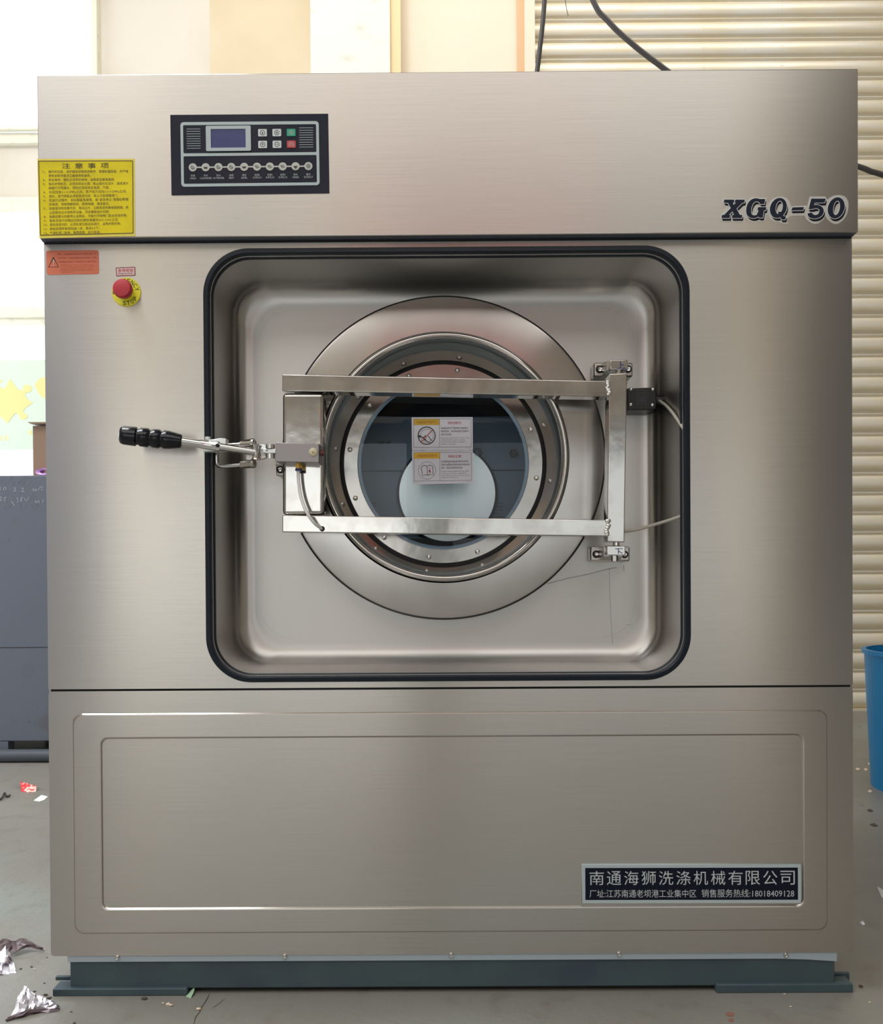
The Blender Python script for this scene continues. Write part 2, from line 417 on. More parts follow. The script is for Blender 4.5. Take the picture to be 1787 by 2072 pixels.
def sbox(name, x0, x1, y0, y1, z0, z1, m, parent=None, bevel=0):
    o = box(name, x0, x1, y0, y1, z0, z1, m, parent, bevel)
    if not parent: tag(o, kind='structure')
    return recentre(o)
sbox('floor', -5.0, 5.2, -7.8, -4.2, 0.0, 0.01, m_floor_glare)  # unseen pale slab, daylight glare on the floor put into its colour
# closed roof, overhead fill lamps hang just below it
sbox('ceiling', -5.2, 5.4, -8.0, YB+.3, 5.2, 5.3, m_roof)
m_side = mat('grey_side_wall', s2l(168, 160, 148), rough=.85)
sbox('wall_right', 5.2, 5.4, -8.0, YB+.3, 0, 5.2, m_side)
sbox('wall_front', -5.2, 5.2, -8.0, -7.8, 0, 5.2, m_wallf)
# left wall with a long window opening added for the side fill
sbox('wall_left', -5.2, -5.0, -8.0, 0.3, 0, 5.2, m_side)
sbox('wall_left', -5.2, -5.0, 0.3, 3.1, 0, .5, m_side)
sbox('wall_left', -5.2, -5.0, 0.3, 3.1, 2.7, 5.2, m_side)
sbox('wall_left', -5.2, -5.0, 3.1, YB+.3, 0, 5.2, m_side)
# back wall: measured sections
def bx(px): return P(px, 150, YB)[0]
def bz(py): return P(60, py, YB)[1]
xL = bx(203)
def wallpx(name, x0, x1, m, yf, z0=0, z1=5.2, parent=None):
    return sbox(name, bx(x0), bx(x1), yf, YB+.25, z0, z1, m, parent)
wallpx('wall_back', 203, 425, m_wallc, YB)
wallpx('wall_back', 425, 635, m_wallt, YB)
wallpx('wall_back', 635, 792, m_wallw, YB-.12)
wallpx('trim_1', 792, 813, m_trimo, YB-.10)
wallpx('wall_back', 813, 1045, m_wally, YB-.03)
wallpx('trim_2', 1045, 1060, m_trimp, YB-.05)
wallpx('trim_3', 1060, 1080, m_wally, YB-.08)
# window wall, left of the column
zs = {k: bz(k) for k in (262, 295, 402, 435, 624, 662, 955)}
sbox('wall_back', -5.2, xL, YB, YB+.25, 0, bz(1180), m_wallc)
sbox('wall_back', -5.2, xL, YB, YB+.25, zs[402], zs[295], m_wallc)
sbox('wall_back', -5.2, xL, YB, YB+.25, bz(-700), 5.2, m_wallc)
def window(name, zb, zt, mull):
    w = bpy.data.objects.new(name, None); COL.objects.link(w); tag(w, kind='structure'); w.location = (-3.3, YB+.08, zb)
    def pc(nm, x0, x1, y0, y1, z0, z1, m):
        o = box(nm, x0, x1, y0, y1, z0, z1, m, None, .004); recentre(o)
        o.parent = w; o.location = o.location - w.location
    ft = .062
    pc('window_frame', -5.0, xL, YB-.03, YB+.06, zt-ft, zt, m_frame); pc('window_frame', -5.0, xL, YB-.03, YB+.06, zb, zb+ft, m_frame)
    pc('window_frame', xL-.032, xL, YB-.045, YB+.05, zb, zt, m_frame)
    pc('window_frame', xL-1.45, xL-1.40, YB-.02, YB+.06, zb, zt, m_frame)
    for a, b in mull:
        pc('mullion', -5.0, xL-.02, YB-.03, YB+.05, b, a, m_frame)
        pc('mullion', -5.0, xL-.02, YB-.045, YB-.03, (a*.45+b*.55)-.004, (a*.45+b*.55)+.004, m_frame)
    me = bpy.data.meshes.new('pane'); me.from_pydata([(-5, YB+.02, zb), (xL, YB+.02, zb), (xL, YB+.02, zt), (-5, YB+.02, zt)], [], [(0, 1, 2, 3)])
    o = link('pane', me, m_glass); recentre(o); o.parent = w; o.location = o.location - w.location
    return w
window('window_1', zs[295], bz(-700), [])
window('window_2', bz(1180), zs[402], [(zs[624], zs[662])])
sbox('trim_4', -5.0, xL, YB-.045, YB-.02, zs[435], bz(419), m_frame)
sbox('trim_5', -5.0, xL, YB-.06, YB-.03, bz(272), bz(268), m_frame)
# ground outside, seen through the panes only as glare
# roller shutter, slat by slat
sh = bpy.data.objects.new('door_1', None); COL.objects.link(sh); tag(sh, kind='structure')
SX0, SX1 = bx(1078), 4.9
sh.location = (SX0, YB, 0)
zA, zB_ = P(1700, 1444, YB+.05)[1], 0
pitch = (P(1760, 352, YB)[1] - P(1760, 1389, YB)[1])/26.0
slat_prof = [(0.000, 0.0), (0.004, -.003), (0.010, -.012), (0.020, -.018), (0.045, -.022), (0.070, -.018), (0.086, -.010), (0.092, 0.000), (0.095, .002), (0.100, -.007), (0.106, -.009), (0.1115, -.005), (0.1135, .001)]
kk = pitch/0.1135
bm = bmesh.new(); A = []; B = []
for z, y in slat_prof:
    A.append(bm.verts.new((0, y, z*kk))); B.append(bm.verts.new((SX1-SX0, y, z*kk)))
A2 = [bm.verts.new((0, .012, 0)), bm.verts.new((0, .012, .1135*kk))]; B2 = [bm.verts.new((SX1-SX0, .012, 0)), bm.verts.new((SX1-SX0, .012, .1135*kk))]
for i in range(len(A)-1): bm.faces.new((A[i], B[i], B[i+1], A[i+1]))
bm.faces.new((A2[0], A2[1], B2[1], B2[0])); bm.faces.new((A[0], A2[0], B2[0], B[0])); bm.faces.new((A2[1], A[-1], B[-1], B2[1]))
bmesh.ops.recalc_face_normals(bm, faces=bm.faces)
sme = bpy.data.meshes.new('slat'); bm.to_mesh(sme); bm.free(); smooth_by_angle(sme, 0.9); sme.materials.append(m_shut)
zc = P(1760, 1432, YB)[1]
k = 0
while zc < 4.5:
    o = bpy.data.objects.new('slat', sme); COL.objects.link(o); o.parent = sh; o.location = (0, 0, zc)
    zc += pitch; k += 1
o = box('bottom_rail', 0, SX1-SX0, -.02, .012, P(1760, 1440, YB)[1], P(1760, 1432, YB)[1], m_shut); o.parent = sh
sbox('wall_back', SX0-.05, 5.2, YB, YB+.25, 4.5, 5.2, m_wallc)
# far wall opposite the machine: what the steel reflects
ban = box('banner', -1.1, 1.6, -7.36, -7.33, 3.2, 4.0, m_bann); recentre(ban)
tag(ban, 'long red cloth banner on the wall facing the washing machine', 'banner')
m_cool_strip = mat('cool_grey_reflect_strip', s2l(162, 170, 190), rough=.85); m_bright_strip = mat('bright_cream_reflect_strip', s2l(250, 236, 212), rough=.85)
m_grey_strip = mat('grey_green_reflect_strip', s2l(150, 156, 152), rough=.85)
for x0, x1, y1, c in ((-.4, .1, -7.4, m_grey_strip), (.3, 3.0, -7.78, m_side), (-5.2, -3.75, -7.78, m_cool_strip), (-3.6, -2.95, -7.7, m_bright_strip), (-2.3, -2.05, -7.6, m_grey_strip), (3.05, 3.55, -7.7, m_bright_strip), (3.95, 4.4, -7.5, m_pillar), (4.6, 5.2, -7.78, m_cool_strip)):  # added unseen strips to streak reflections; middle one stands in for camera operator
    sbox('wall_front', x0, x1, -7.8, y1, 0, 5.2, c)

# grille of dark bars high on the opposite wall
gr = thing('wall_grille', 'dark steel bar grille over cream panels high on the wall facing the washer', 'grille', loc=(0, -7.2, 2.3))
for i in range(12):
    o = box('grille_bar', -2.9+.5*i-.035, -2.9+.5*i+.035, -.03, .03, 0, .85, m_pillar, gr)
for z in (0, .27, .55, .83): box('grille_rail', -2.95, 2.65, -.035, .035, z-.03, z+.03, m_pillar, gr)
for i in range(11): box('grille_panel', -2.9+.5*i+.035, -2.4+.5*i-.035, -.16, -.05, 0, .85, m_wallf, gr)
# ================================================================ WASHING MACHINE
wm = thing('washing_machine', 'large stainless steel front-loading industrial washer on a dark base', 'washing machine')
YF = 0.0
X0, X1 = -0.8045, 0.8255
zTopBody = P(900, 478, YF)[1]; zSeam = P(900, 1392.5, YF)[1]; zBot = P(900, 1931, YF)[1]
def keep(o):            # children of the machine keep world coordinates (machine stands at the world origin)
    return o
# main cabinet sides and back
ZTB = zTopBody+.02
box('side_panel', X0, X0+.004, YF+.003, 1.35, zBot, ZTB, m_brush, wm)
box('side_panel', X1-.004, X1, YF+.003, 1.35, zBot, ZTB, m_brush, wm)
box('back_panel', X0+.004, X1-.004, 1.346, 1.35, zBot, ZTB, m_brush, wm)
# tray opening
RX0, RZ1 = P(415, 940, YF)[0], P(900, 501, YF)[1]
RX1, RZ0 = P(1396, 940, YF)[0], P(900, 1378, YF)[1]
RCX, RCZ, RW, RH = (RX0+RX1)/2, (RZ0+RZ1)/2, RX1-RX0, RZ1-RZ0
RC = 0.092
hole = rrect(RCX, RCZ, RW-.006, RH-.006, RC-.003, 10)
gap = .0022
fp = plate2d('front_panel', [[(X0, zSeam+gap), (X1, zSeam+gap), (X1, ZTB-.005), (X0, ZTB-.005)], hole], .0028, m_brush, wm, None, YF+.0028)
def rounded_loops(name, loops, m, parent, fill=False, hole_r=None, n=20, closed=True):
    """loops: (inset, Y, corner radius)"""
    bm = bmesh.new(); prev = None; last = None
    for ins, Y, r in loops:
        pts = rrect(RCX, RCZ, RW-2*ins, RH-2*ins, r, n)
        ring = [bm.verts.new((x, Y, z)) for x, z in pts]
        if prev:
            for i in range(len(ring)):
                j = (i+1) % len(ring); bm.faces.new((prev[i], prev[j], ring[j], ring[i]))
        prev = ring
    if fill:
        bm.faces.new(prev)
    bmesh.ops.recalc_face_normals(bm, faces=bm.faces)
    me = bpy.data.meshes.new(name); bm.to_mesh(me); bm.free(); smooth_by_angle(me, 0.6)
    return link(name, me, m, parent)
YR = 0.190
loops = [(0.004, .004, RC-.004), (0.0125, .006, RC-.012), (0.019, .145, RC-.016)]
for i in range(7):
    a = PI/2*i/6
    loops.append((0.019 + .036*(1-math.cos(a)), .154 + .036*math.sin(a), RC-.016+.0*i))
loops.append((.060, .190, RC-.016)); loops.append((.070, .190, RC-.016))
rounded_loops('recessed_tray', loops, m_tray, wm)
# flat back of the tray with the round opening for the door
tray_in = loops[-1]
dcx, dcz = P(898, 926, .13)
px_r = 326/1780*(1.78+.13)
tb = rrect(RCX, RCZ, RW-2*tray_in[0], RH-2*tray_in[0], tray_in[2], 10)
plate2d('tray_back', [tb, [(dcx+.30*math.cos(a*PI/32), dcz+.30*math.sin(a*PI/32)) for a in range(64)]], .002, m_tray, wm, None, YR+.002)
# rubber edging with ribs
rb = [(0.000, .001, RC), (0.000, -.004, RC), (0.0015, -.0065, RC-.001), (0.009, -.0075, RC-.009), (0.0118, -.005, RC-.0115), (0.0125, .012, RC-.012), (0.0150, .014, RC-.014), (0.0150, .020, RC-.014)]
rounded_loops('rubber_edging', rb, m_rubber, wm)
bm = bmesh.new()                    # fine ribs across the edging
def rib_at(x, z, nx, nz):
    t = Vector((-nz, 0, nx))*.0011; i = Vector((nx, 0, nz))
    p = Vector((x, -.0062, z))
    vs = []
    for s, dep, yo in ((-1, 0, 0), (-1, .0095, -.0008), (1, .0095, -.0008), (1, 0, 0)):
        vs.append(bm.verts.new(p + t*s + i*(dep+.001) + Vector((0, yo-.0008, 0))))
    bm.faces.new(vs)
outer = rrect(RCX, RCZ, RW, RH, RC, 24)
acc = 0; step = .0042
for i in range(len(outer)):
    a = Vector(outer[i]); b = Vector(outer[(i+1) % len(outer)]); d = b-a; L = d.length
    if L < 1e-9: continue
    u = d/L
    while acc < L:
        q = a+u*acc; rib_at(q.x, q.y, -u.y, u.x); acc += step
    acc -= L
tag(from_bm('edging_rib', bm, m_rubber, wm), kind='stuff')

# lower service panel with two pressed rectangles
zt, zb = zSeam-gap, zBot
def ploop(x0, y0, x1, y1, r, n=5, off=0):
    a = P(x0, y0, YF); b = P(x1, y1, YF)
    return rrect((a[0]+b[0])/2, (a[1]+b[1])/2, abs(b[0]-a[0])-2*off, abs(b[1]-a[1])-2*off, r, n)
bm = bmesh.new()
def spread(n=5):      # outer rectangle sampled to match rounded loops
    out = []
    for k, (x, z, hx, hz) in enumerate(((X1, zt, 1, 0), (X0, zt, 0, 1), (X0, zb, 1, 0), (X1, zb, 0, 1))):
        for i in range(n+1):
            t = (i/n - .5)*.06
            if k == 0: p = (X1, zt+min(0, t)) if t < 0 else (X1-max(0, t), zt)
            if k == 1: p = (X0+max(0, -t), zt) if t < 0 else (X0, zt-t)
            if k == 2: p = (X0, zb-t) if t < 0 else (X0+t, zb)
            if k == 3: p = (X1+t, zb) if t < 0 else (X1, zb+t)
            out.append(p)
    return out
OUT = (147, 1444, 1675, 1882, .019); INN = (203, 1491, 1627, 1834, .014)
seq = [(spread(), YF+.016), (spread(), YF)]
for off, y, (a, b, c, d, r) in ((0, 0, OUT), (.0022, -.0030, OUT), (.004, -.0035, OUT), (0, -.0035, INN), (.0018, -.003, INN), (.004, -.0002, INN)):
    seq.append((ploop(a, b, c, d, r, 5, off), YF+y))
prev = None
for pts, Y in seq:
    ring = [bm.verts.new((x, Y, z)) for x, z in pts]
    if prev:
        for i in range(len(ring)):
            j = (i+1) % len(ring)
            if len({prev[i], prev[j], ring[j], ring[i]}) == 4: bm.faces.new((prev[i], prev[j], ring[j], ring[i]))
    prev = ring
bm.faces.new(prev)
bmesh.ops.remove_doubles(bm, verts=bm.verts, dist=1e-6)
bmesh.ops.recalc_face_normals(bm, faces=bm.faces)
me = bpy.data.meshes.new('service_panel'); bm.to_mesh(me); bm.free()
for p in me.polygons: p.use_smooth = False
link('service_panel', me, m_brush, wm)
box('gap_backing', X0+.004, X1-.004, YF+.004, YF+.008, zSeam-.02, zSeam+.02, m_dark, wm)

# top control housing
YT = -0.026
tl, tr, br_, bl = P(73.5, 155, YT), P(1738, 135.5, YT), P(1735.5, 470.5, YT), P(79.5, 481, YT)
tx0, tx1 = (tl[0]+bl[0])/2, (tr[0]+br_[0])/2
tz0, tz1 = (bl[1]+br_[1])/2, (tl[1]+tr[1])/2
prism('top_housing', [(tx0, tz0), (tx1, tz0), (tx1, tz1), (tx0, tz1)], YT, 1.36, m_brush, wm, bevel=.0018, segs=2)
# sloping return flange under the housing
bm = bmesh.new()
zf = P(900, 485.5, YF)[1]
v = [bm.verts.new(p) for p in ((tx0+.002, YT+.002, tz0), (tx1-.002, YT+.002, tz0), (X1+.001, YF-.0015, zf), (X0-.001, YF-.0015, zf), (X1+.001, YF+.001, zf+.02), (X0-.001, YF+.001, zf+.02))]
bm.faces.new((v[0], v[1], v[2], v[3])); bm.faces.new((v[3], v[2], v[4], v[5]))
from_bm('housing_flange', bm, m_under_shade, wm)
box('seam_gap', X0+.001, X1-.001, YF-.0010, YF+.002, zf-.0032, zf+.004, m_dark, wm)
me = bpy.data.meshes.new('shadow_gap')

# base
b0 = P(141, 1946, .006); b1 = P(1690, 1998, .006)
zb0 = P(900, 1998, .006)[1]; zb1 = zBot-.0005
box('base_beam', b0[0], b1[0], .006, 1.30, zb0, zb1, m_base, wm, .003)
zst = P(900, 1943.5, .002)[1]
st = prism('base_strip', [(b0[0]-.003, zst), (b1[0]-.12, zst), (b1[0]-.06, zst-.002), (b1[0]+.002, zst-.006), (b1[0]+.003, zBot-.0002), (b0[0]-.003, zBot-.0002)], .002, .0055, m_strip, wm, .0008)
def bolt(name, x, Y, z, r, m, parent, dome=True, n=14):
    pr = [(0, Y-r*.85), (r*.45, Y-r*.8), (r*.85, Y-r*.5), (r, Y-r*.1), (r, Y)]
    return lathe(name, pr, x, z, m, parent, n, True, cy0=Y)
for px_, py_ in ((237, 1938), (576, 1935.5), (913, 1933), (1253, 1931), (1590.5, 1933)):
    x, z = P(px_, py_, .000)
    o = lathe('screw', [(0, -.001), (.0022, -.001), (.0024, -.003), (.0044, -.003), (.0052, -.0005), (.0052, .002)], x, z, m_chrome, wm, 14)
for (a, b) in ((106, 378), (1450, 1727)):
    xa, xb = P(a, 2003, -.004)[0], P(b, 2003, -.004)[0]
    zz = P((a+b)/2, 2001 if a < 900 else 1992, -.004)[1]
    box('foot_plate', xa, xb, -.004, .032, 0, zz, m_base, wm, .0018)
    box('foot_plate', xa, xb, 1.1, 1.28, 0, zz, m_base, wm, .0018)
zfp = P(200, 2001, -.004)[1]
for (a, b) in ((130, 141), (1690, 1701)):
    xa, xb = P(a, 1980, .08)[0], P(b, 1980, .08)[0]
    box('anchor_lug', xa-.001 if a < 900 else xa-.025, xb+.025 if a < 900 else xb+.001, .040, .048, zfp+.004, P(a, 1975, .06)[1], m_base, wm, .001)

# ---------------------------------------------------------------- door opening ring and door
Yr = .130
rr0 = px_r
lathe('door_ring', [(rr0-.002, YR+.002), (rr0, Yr+.006), (rr0-.002, Yr+.001), (rr0-.006, Yr), (.272, Yr-.004)], dcx, dcz, m_ring, wm, 160, cy0=Yr)
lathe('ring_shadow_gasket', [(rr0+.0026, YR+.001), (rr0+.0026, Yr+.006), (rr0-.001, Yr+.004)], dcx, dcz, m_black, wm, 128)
lcx, lcz = P(899, 923.5, .105)
lip = []
for i in range(11):
    a = PI*(0.0 + i/10)
    lip.append((.2655-.0045 + .0075*math.cos(a), .118 - .012*math.sin(a)))
lathe('door_lip', [(.272, .134)] + lip, lcx, lcz, m_mir, wm, 160, cy0=.118)
door = bpy.data.objects.new('door', None); COL.objects.link(door); door.parent = wm
gcx, gcz = P(896.8, 938.5, .215)
sc = (1.78+.215)/1780
# polished throat that runs back from the lip to the black seal
bm = bmesh.new(); n = 160; rings = []
throat = [(.2545, .112, 0), (.2535, .120, .02), (.2500, .128, .06), (.2485, .134, .1), (.2425, .160, .4), (.2365, .187, .72), (205.5*sc, .2135, 1.0)]
for r, Y, t in throat:
    cx_, cz_ = lcx+(gcx-lcx)*t, lcz+(gcz-lcz)*t
    rings.append([bm.verts.new((cx_-gcx+r*math.cos(2*PI*i/n), Y, cz_-gcz+r*math.sin(2*PI*i/n))) for i in range(n)])
for A_, B_ in zip(rings, rings[1:]):
    for i in range(n):
        j = (i+1) % n; bm.faces.new((A_[i], A_[j], B_[j], B_[i]))
bmesh.ops.recalc_face_normals(bm, faces=bm.faces)
o = from_bm('door_throat', bm, m_mir, door, True); o.location = (gcx, 0, gcz)
lathe('door_seal', [(206.0*sc, .2138), (201.0*sc, .2138), (201.0*sc, .2170)], gcx, gcz, m_dark, door, 128, cy0=.21)
lathe('clamp_ring', [(201.2*sc, .2160), (200.4*sc, .2150), (173.5*sc, .2150), (172.6*sc, .2160), (172.4*sc, .2195)], gcx, gcz, m_clamp, door, 128, cy0=.215)
lathe('glass_edge', [(173.0*sc, .2185), (166.5*sc, .2200), (166.5*sc, .2215)], gcx, gcz, m_glassrim, door, 96, cy0=.215)
me = bpy.data.meshes.new('door_glass')
nn = 96; vs = [(172.8*sc*math.cos(2*PI*i/nn), 0, 172.8*sc*math.sin(2*PI*i/nn)) for i in range(nn)]
me.from_pydata(vs, [], [list(range(nn))])
o = link('door_glass', me, m_glass, door); o.location = (gcx, .2188, gcz)
br = 190.5*sc
for i in range(12):
    a = math.radians(9 + 30*i)
    x, z = gcx + br*math.cos(a), gcz - br*math.sin(a)
    bolt('clamp_screw', x, .2150, z, .0058, m_chrome, door)
# inside the drum
drum = bpy.data.objects.new('drum', None); COL.objects.link(drum); drum.parent = wm
YD = .42
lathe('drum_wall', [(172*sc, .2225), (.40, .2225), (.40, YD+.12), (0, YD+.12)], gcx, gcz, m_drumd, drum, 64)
dl, dt = P(640, 845, YD); dr_, db = P(1150, 1088, YD); _, dm = P(900, 952.5, YD)
box('drum_panel', dl, dr_, YD, YD+.03, dm+.0012, dt, m_drumw, drum, .001)
box('drum_panel', dl, dr_, YD, YD+.03, db, dm-.0012, m_drumw, drum, .001)
_, db2 = P(900, 1102, YD-.03)
box('drum_rib', dl, dr_, YD-.05, YD-.03, db2-.05, db2-.006, m_drumw, drum, .002)
hcx, hcz = P(905, 998, YD-.02); hr = 97/1780*(1.78+YD-.02)
lathe('hub_disc', [(0, YD-.022), (hr, YD-.022)], hcx, hcz, m_disc, drum, 96, cy0=YD-.02)
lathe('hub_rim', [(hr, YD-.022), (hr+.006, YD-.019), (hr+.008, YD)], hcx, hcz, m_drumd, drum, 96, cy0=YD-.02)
for a, b in ((772, 895), (786, 895)):
    x, z = P(a, b, YD); box('slot', x-.006, x+.006, YD-.001, YD+.001, z-.0022, z+.0022, m_black, drum, .0006)
for a, b, r in ((967, 915, .013), (1040, 916, .011)):
    x, z = P(a, b, YD-.03)
    lathe('drum_bolt', [(0, YD-.035), (r*.55, YD-.035), (r*.6, YD-.02), (r, YD-.018), (r, YD)], x, z, m_black, drum, 6, False)
for sgn in (0, 1):
    for i in range(6):
        yy = 1018 + 7*i
        xa, xb = ((995, 1018) if sgn else (740, 762))
        x, z = P(xa, yy, YD); x2, _ = P(xb, yy, YD)
        box('louvre', x, x2, YD-.002, YD+.001, z-.0012, z+.0012, m_black, drum, .0004)

# stickers on the glass
YS = .2172
stq = [(833, 844.5), (956.5, 844), (957.5, 978), (834.5, 980)]
toS = quadmap(stq, YS, 1110, 1200)     # local units: the zoomed sticker, 1110 x 1200
for part, (y0, y1) in enumerate(((0, 594), (600, 1200))):
    ws = bpy.data.objects.new('warning_sticker', None); COL.objects.link(ws); ws.parent = door
    if part == 0: ws['label'] = 'white sticker with a crossed-out pictogram and red heading'
    else: ws['label'] = 'white sticker with an open book pictogram and red heading'
    flat('sticker_sheet', [R(0, y0, 1110, y1)], m_wlab, ws, toS, YS, .0004)
# (printing joined per sticker below)
def join(objs, name, parent):
    """merge the flat print of one sticker and colour into one mesh"""
    bm = bmesh.new()
    for o in objs: bm.from_mesh(o.data)
    mt = objs[0].data.materials[0]
    for o in objs: bpy.data.objects.remove(o)
    return from_bm(name, bm, mt, parent)
stickers = [o for o in door.children if o.name.startswith('warning_sticker')]
for part, ws in enumerate(stickers):
    oy = 0 if part == 0 else 603
    m_g = m_gold if part == 0 else m_gold2
    YP = YS-.0006
    flat('heading_block', [R(34, 30+oy, 503, 140+oy)], m_g, ws, toS, YP)
    L = [[(34, 30+oy), (1078, 30+oy)], [(1078, 30+oy), (1078, 540+oy)], [(1078, 540+oy), (34, 540+oy)], [(34, 540+oy), (34, 30+oy)], [(506, 30+oy), (506, 540+oy)]]
    Y2 = YP-.0003
    def ring(cx, cy_, r, n=36): return [[(cx + r*math.cos(2*PI*i/n), cy_ + r*math.sin(2*PI*i/n)) for i in range(n+1)]]
    if part == 0:
        strips('pictogram_line', L + ring(270, 330, 118), 5, m_inkg, ws, toS, Y2)
        strips('pictogram_ring', ring(270, 330, 155), 17, m_ink, ws, toS, Y2)
        strips('pictogram_figure', [[(130, 345), (185, 355), (235, 405)], [(150, 330), (215, 378)], [(225, 400), (300, 445), (330, 450)], [(300, 335), (360, 425)], [(205, 370), (260, 325)]], 12, m_ink, ws, toS, Y2-.0001)
        flat('pictogram_figure', [circ(138, 342, 20), circ(240, 402, 16)], m_ink, ws, toS, Y2)
        strips('pictogram_bar', [[(165, 445), (375, 232)]], 14, m_inkr, ws, toS, Y2-.0003)
        tt = ('机器运转严禁开门', '特别提示!', ['机器运转时严禁随意开启装载门', '或者取物，否则会造成衣物损坏', '或人身伤害。'],
              ['Never open or close the door to load or take', 'clothing while the machine is running,', 'Otherwise it will result in the damage of', 'clothing or person injury.'])
    else:
        strips('pictogram_line', L + ring(270, 955, 158), 5, m_inkg, ws, toS, Y2)
        bkx = [[(165, 900), (195, 870), (230, 862), (262, 880), (270, 900), (285, 872), (325, 860), (375, 880), (380, 1045), (330, 1025), (285, 1042), (245, 1030), (190, 1055), (165, 900)], [(270, 900), (285, 1042)]]
        strips('pictogram_book', bkx, 9, m_ink, ws, toS, Y2)
        flat('pictogram_mark', [circ(318, 915, 9), R(304, 945, 328, 960), R(312, 945, 328, 985), R(304, 980, 338, 992)], m_inkr, ws, toS, Y2-.0001)
        tt = ('详细阅读说明书', '特别注意!', ['在安装和使用设备前请详细阅读说明书。', '如果不按照警示标签和手册中的安全事项', '准则，可能会导致危险的后果。'],
              ["Read this manual carefully before you install", "and operate. If you don't comply with the", 'caution label and security notes in the manual', 'dangerous results will occur.'])
    text_mesh(tt[0], m_goldt, ws, toS, Y2, 90, 62+oy, 450, 112+oy)
    text_mesh(tt[1], m_inkr, ws, toS, Y2, 660, 78+oy, 905, 130+oy, name='heading')
    ts = []
    ends = (1040, 1040, 730) if part == 0 else (1040, 1052, 925)
    for i, l in enumerate(tt[2]): ts.append(text_mesh(l, m_inkg, ws, toS, Y2, 532, 178+57*i+oy, ends[i], 216+57*i+oy, res=1))
    ends = (1040, 965, 980, 800) if part == 0 else (1025, 990, 1040, 850)
    for i, l in enumerate(tt[3]): ts.append(text_mesh(l, m_inkg, ws, toS, Y2, 532, 362+37*i+oy, ends[i], 388+37*i+oy, res=1))
    ts.append(text_mesh('01  02', m_inkg, ws, toS, Y2, 985, 552+oy, 1060, 564+oy, res=1))
    join(ts, 'printed_text', ws)

# door frame bars
YBf, YBb = .045, .088
def bar(name, c, m=m_pol, yf=YBf, yb=YBb, bev=.0022, par=door):
    o = prism(name, pquad(c, yf), yf, yb, m, par, bev, 3); return recentre_child(o)
def recentre_child(o):
    me = o.data; c = Vector((0, 0, 0))
    for v in me.vertices: c += v.co
    c /= len(me.vertices)
    for v in me.vertices: v.co -= c
    o.location = c
    return o
bar('frame_bar', [(571, 757), (1234, 770.5), (1234, 802.5), (571, 791)])
bar('frame_bar', [(571, 1042.5), (1231, 1052), (1231, 1085.5), (571, 1077)])
bar('frame_post', [(1233, 756), (1269, 754.5), (1264, 1097.5), (1228.5, 1096.5)])
# latch side post: plate with folded bright edges
bar('latch_post', [(571.5, 795), (655, 795), (655, 1041), (571.5, 1042)], yf=.050, yb=.094, bev=.0075)
# weld seams where bars meet the post
def weld(cx, cy_, w, h, n, Y):
    bm = bmesh.new(); random.seed(int(cx))
    for i in range(n):
        px_, py_ = cx+random.uniform(-w, w)*.5, cy_+(i/(n-1)-.5)*h
        p = P3(px_, py_, Y); r = random.uniform(.0035, .0062)
        mtx = Matrix.Translation(p) @ Matrix.Diagonal((r*1.1, r*.45, r*.8, 1))
        bmesh.ops.create_uvsphere(bm, u_segments=10, v_segments=6, radius=1, matrix=mtx)
    from_bm('weld_bead', bm, m_chrome, door, True)
weld(1231, 785, 8, 26, 7, YBf); weld(1230, 1068, 8, 28, 7, YBf)
# hole in lower bar for the air tube
hx, hz = P(652, 1070, YBf)
lathe('tube_hole', [(0, YBf-.0006), (.0052, YBf-.0006), (.0056, YBf-.0001)], hx, hz, m_dark, door, 24, cy0=YBf)

